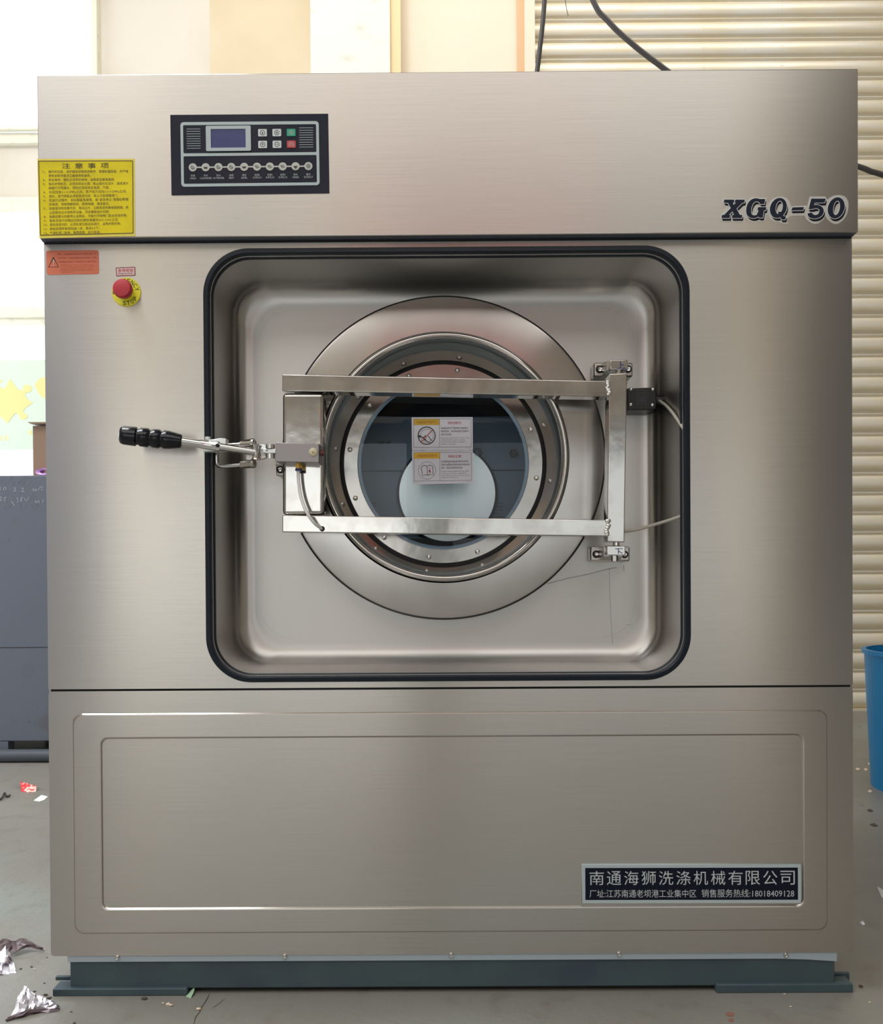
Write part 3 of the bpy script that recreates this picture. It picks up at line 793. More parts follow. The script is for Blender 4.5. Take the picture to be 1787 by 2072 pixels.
# hinges
for name_, c_pl, c_bl, mark, s1, s2 in (('upper', (1202, 733.5, 1281, 762), (1234.5, 727.5, 1270.5, 748), '上', (1213.5, 747.5), (1271, 747)),
                                      ('lower', (1195, 1106, 1275, 1136), (1228, 1104, 1266, 1124), '下', (1206.5, 1121.5), (1264, 1122))):
    hg = bpy.data.objects.new('hinge', None); COL.objects.link(hg); hg.parent = wm
    hg['label'] = name_ + ' polished door hinge marked ' + mark
    yp = .150
    prism('hinge_plate', pquad([(c_pl[0], c_pl[1]), (c_pl[2], c_pl[1]), (c_pl[2], c_pl[3]), (c_pl[0], c_pl[3])], yp), yp, YR, m_cast, hg, .004, 3)
    yb_ = .058
    prism('hinge_knuckle', pquad([(c_bl[0], c_bl[1]), (c_bl[2], c_bl[1]), (c_bl[2], c_bl[3]), (c_bl[0], c_bl[3])], yb_), yb_, yb_+.034, m_mir, hg, .002, 2)
    # arm reaching from the plate out to the knuckle
    a = P3((c_bl[0]+c_bl[2])/2-6, (c_bl[1]+c_bl[3])/2+2, yb_+.03); b = P3((c_pl[0]+c_pl[2])/2-2, (c_pl[1]+c_pl[3])/2, yp)
    bm = bmesh.new()
    q = []
    for p, w, h in ((a, .020, .010), (b, .024, .013)):
        q.append([bm.verts.new((p.x+sx*w, p.y, p.z+sz*h)) for sx, sz in ((-1, -1), (1, -1), (1, 1), (-1, 1))])
    for i in range(4):
        j = (i+1) % 4; bm.faces.new((q[0][i], q[0][j], q[1][j], q[1][i]))
    bm.faces.new(q[0]); bm.faces.new(q[1][::-1]); bmesh.ops.recalc_face_normals(bm, faces=bm.faces)
    from_bm('hinge_arm', bm, m_cast, hg)
    for sx_, sy_2 in (s1, s2):
        x, z = P(sx_, sy_2, yp)
        lathe('bolt_recess', [(.0085, yp-.0004), (.0078, yp-.0012), (.0070, yp-.0004), (.0062, yp-.0002), (.0, yp-.0002)], x, z, m_black, hg, 24, cy0=yp)
        lathe('hinge_bolt', [(0, yp-.001), (.0020, yp-.001), (.0022, yp-.004), (.0042, yp-.0045), (.0050, yp-.003), (.0050, yp-.0005)], x, z, m_chrome, hg, 18, cy0=yp)
    pin_x, pin_z = P((c_bl[0]+c_bl[2])/2, c_bl[3] if name_ == 'upper' else c_bl[1], yb_+.016)
    cz2 = pin_z + (-.012 if name_ == 'upper' else .012)
    tube('hinge_pin', [(pin_x, yb_+.016, pin_z), (pin_x, yb_+.016, cz2)], .007, m_mir, hg, 16)
    if name_ == 'lower':
        x, z = P(1244, 1124, yb_+.02); tube('hinge_nut', [(x, yb_+.02, z), (x, yb_+.02, z-.012)], .007, m_cast, hg, 6)
    mm = quadmap([(c_bl[0], c_bl[1]), (c_bl[2], c_bl[1]), (c_bl[2], c_bl[3]), (c_bl[0], c_bl[3])], yb_, 100, 60)
    if mark == '上': ln = [[(58, 12), (60, 30), (59, 50)], [(60, 28), (78, 36)], [(38, 51), (90, 51)]]
    else: ln = [[(45, 20), (85, 18)], [(62, 19), (62, 50)], [(64, 34), (84, 48)]]
    strips('marker_writing', ln, 4.5, m_bluepl, hg, mm, yb_-.0005)

# door switch with cable
sw = bpy.data.objects.new('door_switch', None); COL.objects.link(sw); sw.parent = wm; sw['label'] = 'black plastic door switch box with four screws'
ysw = .118
prism('switch_body', pquad([(1269, 785.5), (1325, 783.5), (1328.5, 788), (1328.5, 826), (1324, 829.5), (1270, 829.5)], ysw), ysw, YR, m_black, sw, .0025, 2)
for a, b in ((1277, 787.5), (1321, 788), (1276.5, 818.5), (1320, 819.5)):
    x, z = P(a, b, ysw); bolt('switch_screw', x, ysw, z, .0042, m_chrome, sw)
mm = quadmap(rectpx(1289, 789, 1308, 818), ysw, 100, 150)
strips('printed_plate', [[(2, 2), (98, 2), (98, 148), (2, 148), (2, 2)], [(30, 45), (75, 20), (75, 60)]] + [[(20, y), (85, y)] for y in (75, 90, 105, 120)], 3, m_inkg, sw, mm, ysw-.0005)
a = P3(1326, 808, .15); tube('cable_gland', [a, a+Vector((.014, 0, -.003))], .010, m_black, sw, 12)
tube('switch_cable', [P3(1331, 809, .15), P3(1346, 819, .105), P3(1360, 834, .055), P3(1371, 850, .03), P3(1380, 863, .012), P3(1390, 878, .003)], .0032, m_cable, sw, 8, smooth_pts=6)
tube('air_hose', [P3(1256, 1076, .10), P3(1290, 1071, .105), P3(1330, 1060, .08), P3(1360, 1051, .045), P3(1390, 1040, .010)], .0034, m_cable, wm, 8, smooth_pts=6)

m_scr_ = mat('scuffed_steel', (0.38, 0.38, 0.38), rough=.5, metal=1.0)
toT = lambda u, v: P(u, v, YR)
for ln, w_ in (([(1108, 1181), (1150, 1170), (1190, 1162), (1228, 1152), (1248, 1148)], 2.0), ([(1233, 1150), (1234, 1200), (1237, 1260), (1240, 1310)], .8), ([(1213, 1310), (1214, 1325), (1215, 1335)], 2.4), ([(1262, 1144), (1263, 1156)], 1.2), ([(1268, 1264), (1277, 1265)], 1.2)):
    strips('scuff_mark', [ln], w_, m_scr_, wm, toT, YR-.0004)
# ---------------------------------------------------------------- latch handle
la = bpy.data.objects.new('latch', None); COL.objects.link(la); la.parent = wm
yl = .0
prism('latch_block', pquad([(557.5, 895), (645.5, 897.5), (645.5, 936), (557, 934)], yl), yl, yl+.065, m_satin, la, .0012, 2)
x, z = P(634, 915, yl); lathe('screw_cap', [(0, yl-.004), (.0072, yl-.004), (.0084, yl-.003), (.0086, yl)], x, z, m_screwcap, la, 28, cy0=yl)
strips('cap_slot', [[(2, 3), (8, 8)]], 2, m_goldt, la, quadmap(rectpx(631, 912, 639, 920), yl, 12, 12), yl-.0045)
x0_, z_ = P(645, 917, .03); x1_, _ = P(656.5, 917, .03)
tube('latch_pin', [(x0_, .03, z_), (x1_-.0015, .03, z_), (x1_, .03, z_)], [.0058, .0058, .0048], m_pin, la, 14)
x, z = P(604.5, 936, .025); _, z2 = P(604.5, 948, .025); _, z3 = P(604.5, 953, .025)
tube('brass_fitting', [(x, .025, z+.004), (x, .025, z2)], .0072, m_brass, la, 6)
tube('fitting_collar', [(x, .025, z2), (x, .025, z2-.0025), (x, .025, z3)], [.0066, .0076, .0068], m_bluepl, la, 16)
tube('air_tube', [P3(603.5, 953, .025), P3(604.5, 975, .022), P3(609, 1005, .018), P3(620, 1035, .016), P3(636, 1058, .024), P3(651, 1070, .047)], .0034, m_tube, la, 10, smooth_pts=6)
# strike bracket behind the post
stx = prism('strike_bracket', pquad([(558, 936), (574, 936), (574, 962.5), (559, 962.5)], .13), .13, YR, m_cast, la, .002, 2)
x, z = P(567.5, 950, .13)
lathe('bolt_recess', [(.0088, .1296), (.0078, .1288), (.0072, .1296), (0, .1298)], x, z, m_black, la, 24, cy0=.13)
lathe('bracket_bolt', [(0, .129), (.002, .129), (.0022, .126), (.0042, .1255), (.0050, .127), (.0050, .1296)], x, z, m_chrome, la, 18, cy0=.13)
# clevis and toggle
prism('clevis_tongue', pquad([(531.5, 907.5), (558, 908), (558, 917), (531.5, 916.5)], -.002), -.002, .03, m_alu, la, .0012)
strips('clevis_stamp', [[(2, 2), (2, 10)], [(8, 2), (8, 10)], [(2, 5), (8, 5)]], 2.2, m_ink, la, quadmap(rectpx(538, 909, 543, 914), -.002, 12, 12), -.0035)
for a, b in ((899, 907.5), (918, 927.5)):
    p0 = P(546, a, .0); p1 = P(546, b, .0)
    tube('pivot_pin', [(p0[0], .004, p0[1]), (p1[0], .004, p1[1])], .0092, m_chrome, la, 20)
prism('toggle_plate', pquad([(523, 900), (541, 899), (544, 907), (533, 909), (524, 912)], .004), .004, .016, m_chrome, la, .001)
prism('toggle_plate', pquad([(497, 920), (523, 922), (540, 920), (543, 926), (524, 930), (498, 931)], .006), .006, .020, m_cast, la, .001)
prism('toggle_web', pquad([(500, 901), (524, 898), (527, 930), (498, 926)], .018), .018, .028, m_cast, la, .0015)
c0 = P3(517, 899, -.008); c1 = P3(517.5, 929, -.004)
tube('toggle_barrel', [c0, c0.lerp(c1, .15), c0.lerp(c1, .85), c1], [.0085, .0068, .0062, .0085], m_chrome, la, 18)
# U rod with two end sockets
def ur(px, py, y): return P3(px, py, y)
tube('u_rod', [ur(505, 898, .008), ur(470, 900, .012), ur(446, 903, .016), ur(439.5, 908, .018), ur(438.5, 918, .018), ur(438.5, 932, .018), ur(440, 940, .018), ur(447, 943.5, .017), ur(470, 942.5, .014), ur(505, 939.5, .008)], .0042, m_chrome, la, 12, smooth_pts=5)
for ya, yb2 in ((898, 897), (939.5, 938.5)):
    a = ur(487.5, ya+1, .004); b = ur(517, yb2-1, -.004)
    rod('rod_socket', a, b, [(0, .0062), (.03, .0080), (.70, .0086), (.80, .0098), (.93, .0092), (1, .005)], m_chrome if ya < 920 else m_cast, la, 20)
# main lever
g0 = P3(243, 880, -.075); g1 = P3(368.5, 893, -.055); l0 = P3(366, 892.5, -.055); l1 = P3(516, 914.5, -.012)
rod('lever_rod', l0, l1, [(0, .0088), (1, .0066)], m_chrome, la, 24)
prof = [(0.0, .0125), (.012, .0150), (.06, .0172), (.20, .0178), (.255, .0180), (.275, .0150), (.30, .0150), (.33, .0176), (.45, .0178), (.475, .0150), (.50, .0150), (.53, .0176), (.63, .0178), (.655, .0152), (.68, .0152), (.71, .0176), (.80, .0168), (.93, .0140), (.985, .0128), (1.0, .0095)]
prof = [(t, r*1.05) for t, r in prof]
rod('grip', g0, g1, prof, m_grip, la, 32)
gd = (g1-g0).normalized()
rod('grip_cap', g0-gd*.0012, g0+gd*.001, [(0, .0095), (.6, .0112), (1, .0115)], m_alu, la, 24)
# aluminium clamp on the lever
prism('lever_clamp', pquad([(410.5, 892), (446, 886.5), (457, 887), (456, 912), (447, 912.5), (410, 914), (410.5, 909), (447, 907), (446, 895), (411, 898)][:4] and [(411, 892), (446, 886.5), (457, 887), (456.5, 912), (410.5, 914)], -.026), -.026, -.002, m_alu, la, .001)
rod('lever_sleeve', P3(405, 898, -.045), P3(444, 904, -.036), [(0, .0092), (.8, .0092), (.82, .0100), (1, .0100)], m_chrome, la, 20)
x, z = P(440.5, 901.5, -.046); lathe('clamp_screw_head', [(0, -.0495), (.0030, -.0495), (.0040, -.048), (.0040, -.044)], x, z, m_dark, la, 14)
x, z = P(420.5, 884, -.018); tube('clamp_knob', [(x, -.018, z), (x, -.018, z-.006)], .0055, m_alu, la, 14)

# ---------------------------------------------------------------- control panel
cp = bpy.data.objects.new('control_panel', None); COL.objects.link(cp); cp.parent = wm
YP0 = YT-.0015
cq = [(344.5, 232.5), (664, 230), (666.5, 390.5), (347, 394.5)]
toC = quadmap(cq, YP0, 1632, 830)       # local units: zoomed panel
flat('panel_sheet', [R(0, 0, 1632, 830)], m_navy, cp, toC, YT+.001, .0025)
Y1 = YP0-.0004
g = [rr(104, 78, 1534, 748, 34, 5), rr(132, 110, 1506, 402, 12, 3), rr(132, 432, 1506, 718, 12, 3)]
flat('silver_border', g, m_silv, cp, toC, Y1, .0003)
flat('screen_bezel', [rr(368, 122, 832, 384, 12, 3), R(418, 156, 778, 350)], m_silv, cp, toC, Y1-.0006, .0012)
flat('screen', [R(418, 156, 778, 350)], m_scr, cp, toC, Y1, .0004)
for i in range(9):
    strips('vent_line', [[(168, 150+25*i), (310, 150+25*i)]], 5, m_silv, cp, toC, Y1-.0003)
    strips('vent_line', [[(1330, 148+25*i), (1474, 148+25*i)]], 5, m_silv, cp, toC, Y1-.0003)
keys = [(952, 196, m_key, 'up'), (1100, 196, m_key, 'plus'), (1248, 196, m_keyg, 'start'), (952, 318, m_key, 'down'), (1100, 318, m_key, 'minus'), (1248, 318, m_keyr, 'stop')]
Yk = Y1-.0008
for kx, ky, mk, what in keys:
    ko = flat('key', [rr(kx-45, ky-38, kx+45, ky+38, 8, 3)], mk, cp, toC, Y1, .0008)
    if what == 'start': ko['label'] = 'green key'
    if what == 'stop': ko['label'] = 'red key'
    lines = []
    if what in ('up', 'plus', 'down', 'minus'):
        lines.append([(kx+24*math.cos(2*PI*i/20), ky+24*math.sin(2*PI*i/20)) for i in range(21)])
        if what == 'plus': lines += [[(kx-13, ky), (kx+13, ky)], [(kx, ky-13), (kx, ky+13)]]
        if what == 'minus': lines += [[(kx-15, ky), (kx+15, ky)]]
        strips('key_symbol', lines, 5, m_ink, ko, toC, Yk-.0003)
        if what in ('up', 'down'):
            s = 1 if what == 'up' else -1
            flat('key_arrow', [[(kx-9, ky+10*s), (kx, ky-13*s), (kx+9, ky+10*s)]], m_ink, ko, toC, Yk)
    else:
        t1, t2 = (('启动', 'START') if what == 'start' else ('停止', 'STOP'))
        text_mesh(t1, m_silv2, ko, toC, Yk-.0003, kx-22, ky-26, kx+22, ky-6, name='key_text')
        strips('key_symbol', [[(kx-40, ky+1), (kx+40, ky+1)]], 3, m_silv2, ko, toC, Yk-.0003)
        text_mesh(t2, m_silv2, ko, toC, Yk-.0003, kx-28, ky+8, kx+28, ky+26, name='key_text', res=1)
names = [('洗涤', 'WASH', 30), ('冷水', 'COLDWATER', 62), ('热水', 'HOTWATER', 56), ('加热', 'HEAT', 26), ('液位', 'LEVEL', 31), ('加液1', 'SUPPLY1', 44), ('加液2', 'SUPPLY2', 44), ('加液3', 'SUPPLY3', 44), ('排水', 'DRAIN', 31), ('脱水', 'EXTRACT', 45)]
tt = []
for i, (c1, e1, hw) in enumerate(names):
    ix = 226 + 132.7*i; iy = 548
    ic = flat('indicator', [circ(ix, iy, 42, 32)], m_icon, cp, toC, Y1, .0005)
    Yi = Y1-.0009
    if i < 9: strips('indicator_link', [[(ix+40, iy), (ix+93, iy)]], 15, m_icon, cp, toC, Y1-.0003)
    sp = []
    if i in (0, 2, 3, 9):
        sp = [[(ix+(20-.0*k)*math.cos(k*.5), iy+20*math.sin(k*.5)) for k in range(10 if i != 9 else 14)], [(ix+10*math.cos(k*.7), iy+10*math.sin(k*.7)) for k in range(10)]]
    elif i in (5, 6, 7): sp = [[(ix-22, iy-8), (ix+4, iy-12), (ix+24, iy+8), (ix-4, iy+14), (ix-22, iy-8)], [(ix-14, iy-4), (ix+12, iy+8)]]
    else: sp = [[(ix-20, iy-8), (ix-16, iy+14), (ix+16, iy+14), (ix+20, iy-8)]]
    strips('indicator_symbol', sp, 5, m_inkg, ic, toC, Yi)
    if i in (1, 4, 8): flat('indicator_fill', [[(ix-15, iy-2), (ix+15, iy-2), (ix+13, iy+14), (ix-13, iy+14)]], m_ink, ic, toC, Yi)
    if i == 8: flat('indicator_fill', [R(ix-4, iy+14, ix+4, iy+30)], m_ink, ic, toC, Yi)
    tt.append(text_mesh(c1, m_silv2, cp, toC, Y1-.0003, ix-(22 if i not in (5, 6, 7) else 27), 622, ix+(22 if i not in (5, 6, 7) else 27), 645, res=1))
    tt.append(text_mesh(e1, m_silv2, cp, toC, Y1-.0003, ix-hw, 652, ix+hw, 672, res=1))
join(tt, 'printed_text', cp)

# ---------------------------------------------------------------- yellow notice
yn = bpy.data.objects.new('notice_label', None); COL.objects.link(yn); yn.parent = wm; yn['label'] = 'yellow printed operating notice'
yq = [(75.5, 321.5), (272.5, 321), (273.5, 477.5), (79.5, 482)]
toY = quadmap(yq, YT-.0006, 1206, 980)
flat('label_sheet', [R(0, 0, 1206, 980)], m_ylab2, yn, toY, YT, .0006)
flat('label_field', [R(14, 26, 1184, 946)], m_ylab, yn, toY, YT-.0006, .0002)
strips('label_border', [[(16, 28), (1182, 28)], [(1182, 28), (1182, 944)], [(1182, 944), (16, 944)], [(16, 944), (16, 28)]], 9, m_ink2, yn, toY, YT-.0012)
Yt = YT-.0013
cx_ = 305
hs = [text_mesh(c, m_ink, yn, toY, Yt, cx_+i*160, 55, cx_+i*160+100, 122, res=3) for i, c in enumerate('注意事项')]
join(hs, 'heading', yn)
notice = [('1、', '操作本机前，请仔细阅读使用说明书，掌握机器性能，并严格', 1135), ('', '按照说明书要求正确使用和操作。', 670),
          ('2、', '安全接地：整机必须良好接地，以免发生触电事故。', 970), ('3、', '每班次停机后，必须关闭总水源，防止因水压过大，造成进水', 1135),
          ('', '阀被打开而漏水，同时必须关闭总电源、汽源。', 900), ('4、', '水压应在0.1-0.3MPa之间，蒸汽压力应在0.3-0.5MPa之间。', 1115),
          ('5、', '进水、进汽阀前必须安装滤污阀，防止污垢堵塞阀门。', 1010), ('6、', '在运行过程中，如出现紧急故障，按“紧急停止”按键切断整', 1135),
          ('', '机电源，待故障解除后，旋转按键，使其复位。', 900), ('7、', '如发现均布效果不好，晃动过大，立即关闭中脱或高脱键，防', 1135),
          ('', '止因振动过大而损坏设备，然后重新加水均布。', 900), ('8、', '高脱后脱水内胆停止运转后，才能打开取物门取出洗涤衣物。', 1120),
          ('9、', '每车洗涤干织物应控制在额定容量的60%-100%之间。', 1010), ('10、', '添加洗涤剂时，必须在液位到达后进行，以免灼烧衣物。', 1040),
          ('11、', '悬挂润滑泵每周加油一次，每次3-5下。', 770), ('12、', '气源处理二联体，每周检查、去水加油。', 780)]
ls = []
for i, (nb, tx, xe) in enumerate(notice):
    y = 142 + i*50.6
    if nb: ls.append(text_mesh(nb, m_ink2, yn, toY, Yt, 65 if len(nb) < 3 else 62, y+6, 98 if len(nb) < 3 else 118, y+34, res=1))
    ls.append(text_mesh(tx, m_ink2, yn, toY, Yt, 135, y, xe-8, y+37, res=1))
join(ls, 'printed_text', yn)

# orange warning label
ol = bpy.data.objects.new('warning_label', None); COL.objects.link(ol); ol.parent = wm; ol['label'] = 'orange printed warning label with a triangle'
oq = [(93, 507), (199.5, 506), (200.5, 554.5), (94.5, 556)]
toO = quadmap(oq, YF-.0006, 650, 300)
flat('label_sheet', [rr(0, 0, 650, 300, 28, 5)], m_olab, ol, toO, YF, .0006)
strips('warning_triangle', [[(90, 88), (150, 205), (26, 205), (90, 88), (96, 99)]], 11, m_ink, ol, toO, YF-.0009)
flat('exclamation_mark', [[(84, 112), (96, 112), (92, 165), (88, 165)], circ(90, 186, 6, 10)], m_wlab, ol, toO, YF-.0008)
ls = []
for i, l in enumerate(['警告！在机器运转中请勿打开机器防护门板，以', '免伤及他人。在维修保养时请先切断电源，在确', '认停机后方可操作，必须由专业人员维修机器。']):
    ls.append(text_mesh(l, m_inkf, ol, toO, YF-.0009, 145, 36+48*i, 618, 58+48*i, res=1))
for i, (l, xe) in enumerate([('WARNING: Disconnect the power before opening', 590), ('the cover of the machine. Keep hands clear of', 590), ('moving parts while the machine is running.', 575), ('Servicing must be done by qualified personnel', 595), ('after the power is off.', 340)]):
    ls.append(text_mesh(l, m_inkf, ol, toO, YF-.0009, 178, 176+22*i, xe, 192+22*i, res=1))
join(ls, 'printed_text', ol)
# stop button label
sl = bpy.data.objects.new('stop_label', None); COL.objects.link(sl); sl.parent = wm; sl['label'] = 'small pale pink label with dark red border'
sq = [(234, 541.5), (273.5, 540), (274, 557.5), (235.5, 559)]
toL = quadmap(sq, YF-.0006, 470, 220)
flat('label_sheet', [R(0, 0, 470, 220)], m_plab, sl, toL, YF, .0006)
strips('label_border', [[(8, 8), (462, 8)], [(462, 8), (462, 212)], [(462, 212), (8, 212)], [(8, 212), (8, 8)]], 17, m_inkd, sl, toL, YF-.0009)
text_mesh('急停按钮', m_inkr, sl, toL, YF-.0009, 52, 38, 420, 122)
text_mesh('Stop button', m_inkg, sl, toL, YF-.0009, 55, 132, 410, 190, name='lettering', res=2)

# emergency stop
es = bpy.data.objects.new('emergency_stop_button', None); COL.objects.link(es); es.parent = wm
ex, ez = P(255.5, 591, YF-.002); er = 29.3/1000
lathe('button_ring', [(0, YF-.0025), (er-.001, YF-.0025), (er, YF-.0015), (er, YF)], ex, ez, m_yel, es, 64, cy0=YF)
mx_, mz_ = ex, ez
lathe('button_collar', [(.0150, YF-.002), (.0160, YF-.014), (.0120, YF-.016)], mx_, mz_, m_yel, es, 40, cy0=YF)
hx_, hz_ = P(248, 584, YF-.026)
lathe('mushroom_head', [(0, YF-.034), (.010, YF-.0335), (.0165, YF-.032), (.0187, YF-.029), (.0193, YF-.024), (.0175, YF-.016), (.010, YF-.012)], hx_, hz_, m_red, es, 48, cy0=YF)
def arc_text(s, r, a_mid, da, up=True, h=.0085):
    for i, ch in enumerate(s):
        a = a_mid + (i-(len(s)-1)/2)*da
        cxx, czz = r*math.sin(a), r*math.cos(a)
        rot = -a if up else PI-a
        w = h*.72
        def to(u, v, cxx=cxx, czz=czz, rot=rot):
            return (ex + cxx + u*math.cos(rot) - (-v)*math.sin(rot), ez + czz + u*math.sin(rot) + (-v)*math.cos(rot))
        arcs.append(text_mesh(ch, m_ink, es, to, YF-.0030, -w/2, -h/2, w/2, h/2, res=3))
arcs = []
arc_text('EMERGENCY', .0226, math.radians(-8), math.radians(21))
arc_text('STOP', .0226, math.radians(158), math.radians(-21), False)
join(arcs, 'lettering', es)

# ---------------------------------------------------------------- model badge
lg = bpy.data.objects.new('model_badge', None); COL.objects.link(lg); lg.parent = wm; lg['label'] = 'charcoal and silver stick-on model lettering'
def toG(u, v):           # zoomed badge coordinates -> front plane of the housing
    return P(1430 + u/5.415, 380 + v/5.415, YT)
def slant(cx, cy_, rx, ry, sh, n=40):
    return [(cx + rx*math.cos(2*PI*i/n) - sh*ry*math.sin(2*PI*i/n), cy_ + ry*math.sin(2*PI*i/n)) for i in range(n)]
LX = [(190, 133), (300, 133), (297, 165), (283, 167), (294, 190), (320, 166), (306, 165), (311, 133), (416, 133), (411, 167), (388, 169), (326, 232), (362, 299), (388, 300), (383, 335), (274, 335), (279, 301), (296, 299), (280, 262), (243, 299), (256, 301), (251, 335), (160, 335), (165, 301), (190, 299), (262, 225), (232, 169), (196, 168), (184, 160)]
LG = [(590, 126), (640, 126), (630, 182), (585, 184), (572, 160), (545, 150), (515, 163), (492, 205), (482, 258), (490, 293), (512, 307), (545, 300), (562, 262), (566, 250), (553, 248), (560, 215), (652, 215), (646, 250), (626, 252), (612, 332), (574, 332), (563, 320), (535, 334), (498, 338), (452, 320), (430, 282), (430, 225), (450, 165), (492, 126), (540, 115), (578, 126)]
LQ = slant(783, 224, 92, 110, .14); LQh = slant(792, 218, 38, 72, .14)[::-1]
LQt = [(776, 266), (824, 266), (838, 310), (866, 318), (858, 352), (818, 350), (790, 300)]
LD = [(938, 218), (1064, 214), (1052, 250), (922, 252)]
L5 = [(1142, 122), (1302, 122), (1290, 166), (1182, 168), (1174, 192), (1215, 190), (1258, 206), (1284, 246), (1276, 292), (1240, 328), (1190, 342), (1138, 338), (1106, 312), (1102, 284), (1150, 274), (1166, 298), (1195, 304), (1224, 286), (1234, 250), (1218, 230), (1190, 226), (1166, 236), (1114, 238)]
L0 = slant(1416, 224, 92, 116, .14); L0h = slant(1420, 224, 36, 78, .14)[::-1]
LG = soften(LG); L5 = soften(L5)
glyphs = [[LX], [LG], [LQ, LQh], [LQt], [LD], [L5], [L0, L0h]]
def offset_poly(poly, d):
    n = len(poly)
    ar = sum(poly[i][0]*poly[(i+1) % n][1] - poly[(i+1) % n][0]*poly[i][1] for i in range(n))
    s = 1 if ar > 0 else -1
    out = []
    for i in range(n):
        a, b, c = poly[i-1], poly[i], poly[(i+1) % n]
        e1 = Vector((b[0]-a[0], b[1]-a[1])); e2 = Vector((c[0]-b[0], c[1]-b[1]))
        if e1.length < 1e-6 or e2.length < 1e-6: out.append(b); continue
        n1 = Vector((e1.y, -e1.x)).normalized()*s; n2 = Vector((e2.y, -e2.x)).normalized()*s
        m_ = n1+n2
        if m_.length < .3: out.append((b[0]+n1.x*d, b[1]+n1.y*d)); continue
        m_.normalize(); k_ = d/max(.5, m_.dot(n1))
        out.append((b[0]+m_.x*k_, b[1]+m_.y*k_))
    return out
def layer(name, m, Y, d, dx=0, dy=0, holes=True, gl=glyphs):
    obs = []
    for gi_, g_ in enumerate(gl):
        ps = [offset_poly(g_[0], d)]
        if holes and len(g_) > 1: ps.append(offset_poly(g_[1], -d if True else d))
        obs.append(flat('x', [[(x+dx, y+dy) for x, y in p] for p in ps], m, lg, toG, Y - gi_*.00003, .0002))
    return join(obs, name, lg)
# rounded foil backing around everything
hull = [(175, 118), (420, 118), (440, 135), (500, 100), (560, 102), (580, 110), (655, 110), (665, 190), (700, 130), (790, 92), (870, 105), (910, 150), (922, 205), (1105, 195), (1130, 97), (1300, 95), (1318, 130), (1385, 85), (1460, 78), (1525, 98), (1556, 160), (1552, 250), (1520, 330), (1450, 395), (1390, 400), (1325, 350), (1300, 310), (1280, 350), (1220, 396), (1160, 396), (1095, 355), (1072, 306), (920, 306), (872, 345), (895, 396), (820, 393), (800, 376), (740, 378), (690, 340), (672, 300), (652, 300), (632, 376), (560, 376), (500, 386), (450, 360), (420, 330), (400, 376), (175, 380), (145, 350), (152, 318), (205, 212), (168, 182)]
flat('badge_backing', [soften(hull)], m_logos, lg, toG, YT, .0005)
layer('letter_shadow', m_logok, YT-.0007, 0, 14, 28)
layer('letter_shadow', m_logok, YT-.0008, 0, 9, 18)
layer('letter_outline', m_logol, YT-.0011, 6)
layer('letter_face', m_logod, YT-.0015, 0)

# nameplate
np_ = bpy.data.objects.new('nameplate', None); COL.objects.link(np_); np_.parent = wm; np_['label'] = 'black and silver nameplate with address lettering'
nq = [(1178, 1749.5), (1620.5, 1748.5), (1621, 1827), (1178.5, 1827.5)]
YN = YF-.0034
toN = quadmap(nq, YN, 1578, 278)
flat('plate_sheet', [R(0, 0, 1578, 278)], m_silv, np_, toN, YF-.0002, .0036)
flat('plate_field', [R(22, 24, 1556, 254)], m_plate, np_, toN, YF-.0039, .0002)
cs = []
for i, c in enumerate('南通海狮洗涤机械有限公司'):
    x = 52 + i*125.2
    cs.append(text_mesh(c, m_silv2, np_, toN, YF-.0045, x, 46, x+104, 146, res=3))
cs.append(text_mesh('厂址:江苏南通老坝港工业集中区', m_silv2, np_, toN, YF-.0045, 52, 180, 822, 236, res=2))
cs.append(text_mesh('销售服务热线:18018409128', m_silv2, np_, toN, YF-.0045, 860, 178, 1528, 236, res=2))
join(cs, 'lettering', np_)

# ================================================================ OTHER THINGS
# dark steel cabinet on the left
YC = 2.13
cxr = P(60, 1200, YC)[0] + .42
ctop = P(45, 962, YC)[1]; cbot = P(45, 1500, YC)[1]
cab = thing('steel_cabinet', 'dark grey steel cabinet with chalk writing left of the washing machine', 'cabinet', loc=(-1.6, YC, 0))
def sub(o, root):
    recentre_child(o); o.parent = root; o.location = o.location - root.location; return o
sub(box('cabinet_body', -3.3, cxr, YC, YC+.62, cbot, ctop, m_cab, None, .004), cab)
lx = P(16, 1510, YC)[0]
sub(box('cabinet_seam', -3.3, cxr-.002, YC-.0015, YC+.01, P(45, 1310.5, YC)[1], P(45, 1309.5, YC)[1], m_dark, None), cab)
sub(box('leg', lx-.06, lx, YC+.002, YC+.06, 0, cbot, m_cab, None, .002), cab)
sub(box('leg', cxr-.06, cxr, YC+.002, YC+.06, 0, cbot, m_cab, None, .002), cab)
sub(box('leg', lx-.06, lx, YC+.5, YC+.56, 0, cbot, m_cab, None, .002), cab)
sub(box('leg', cxr-.06, cxr, YC+.5, YC+.56, 0, cbot, m_cab, None, .002), cab)
toK = quadmap(rectpx(0, 960, 95, 1060), YC-.001, 985, 1035)
ch = []
def chalk(lines, w, m, nm):
    for l in lines:
        o = strips(nm, [l], w, m, None, toK, YC-.002); o.parent = cab
        for v in o.data.vertices: v.co = v.co - cab.location
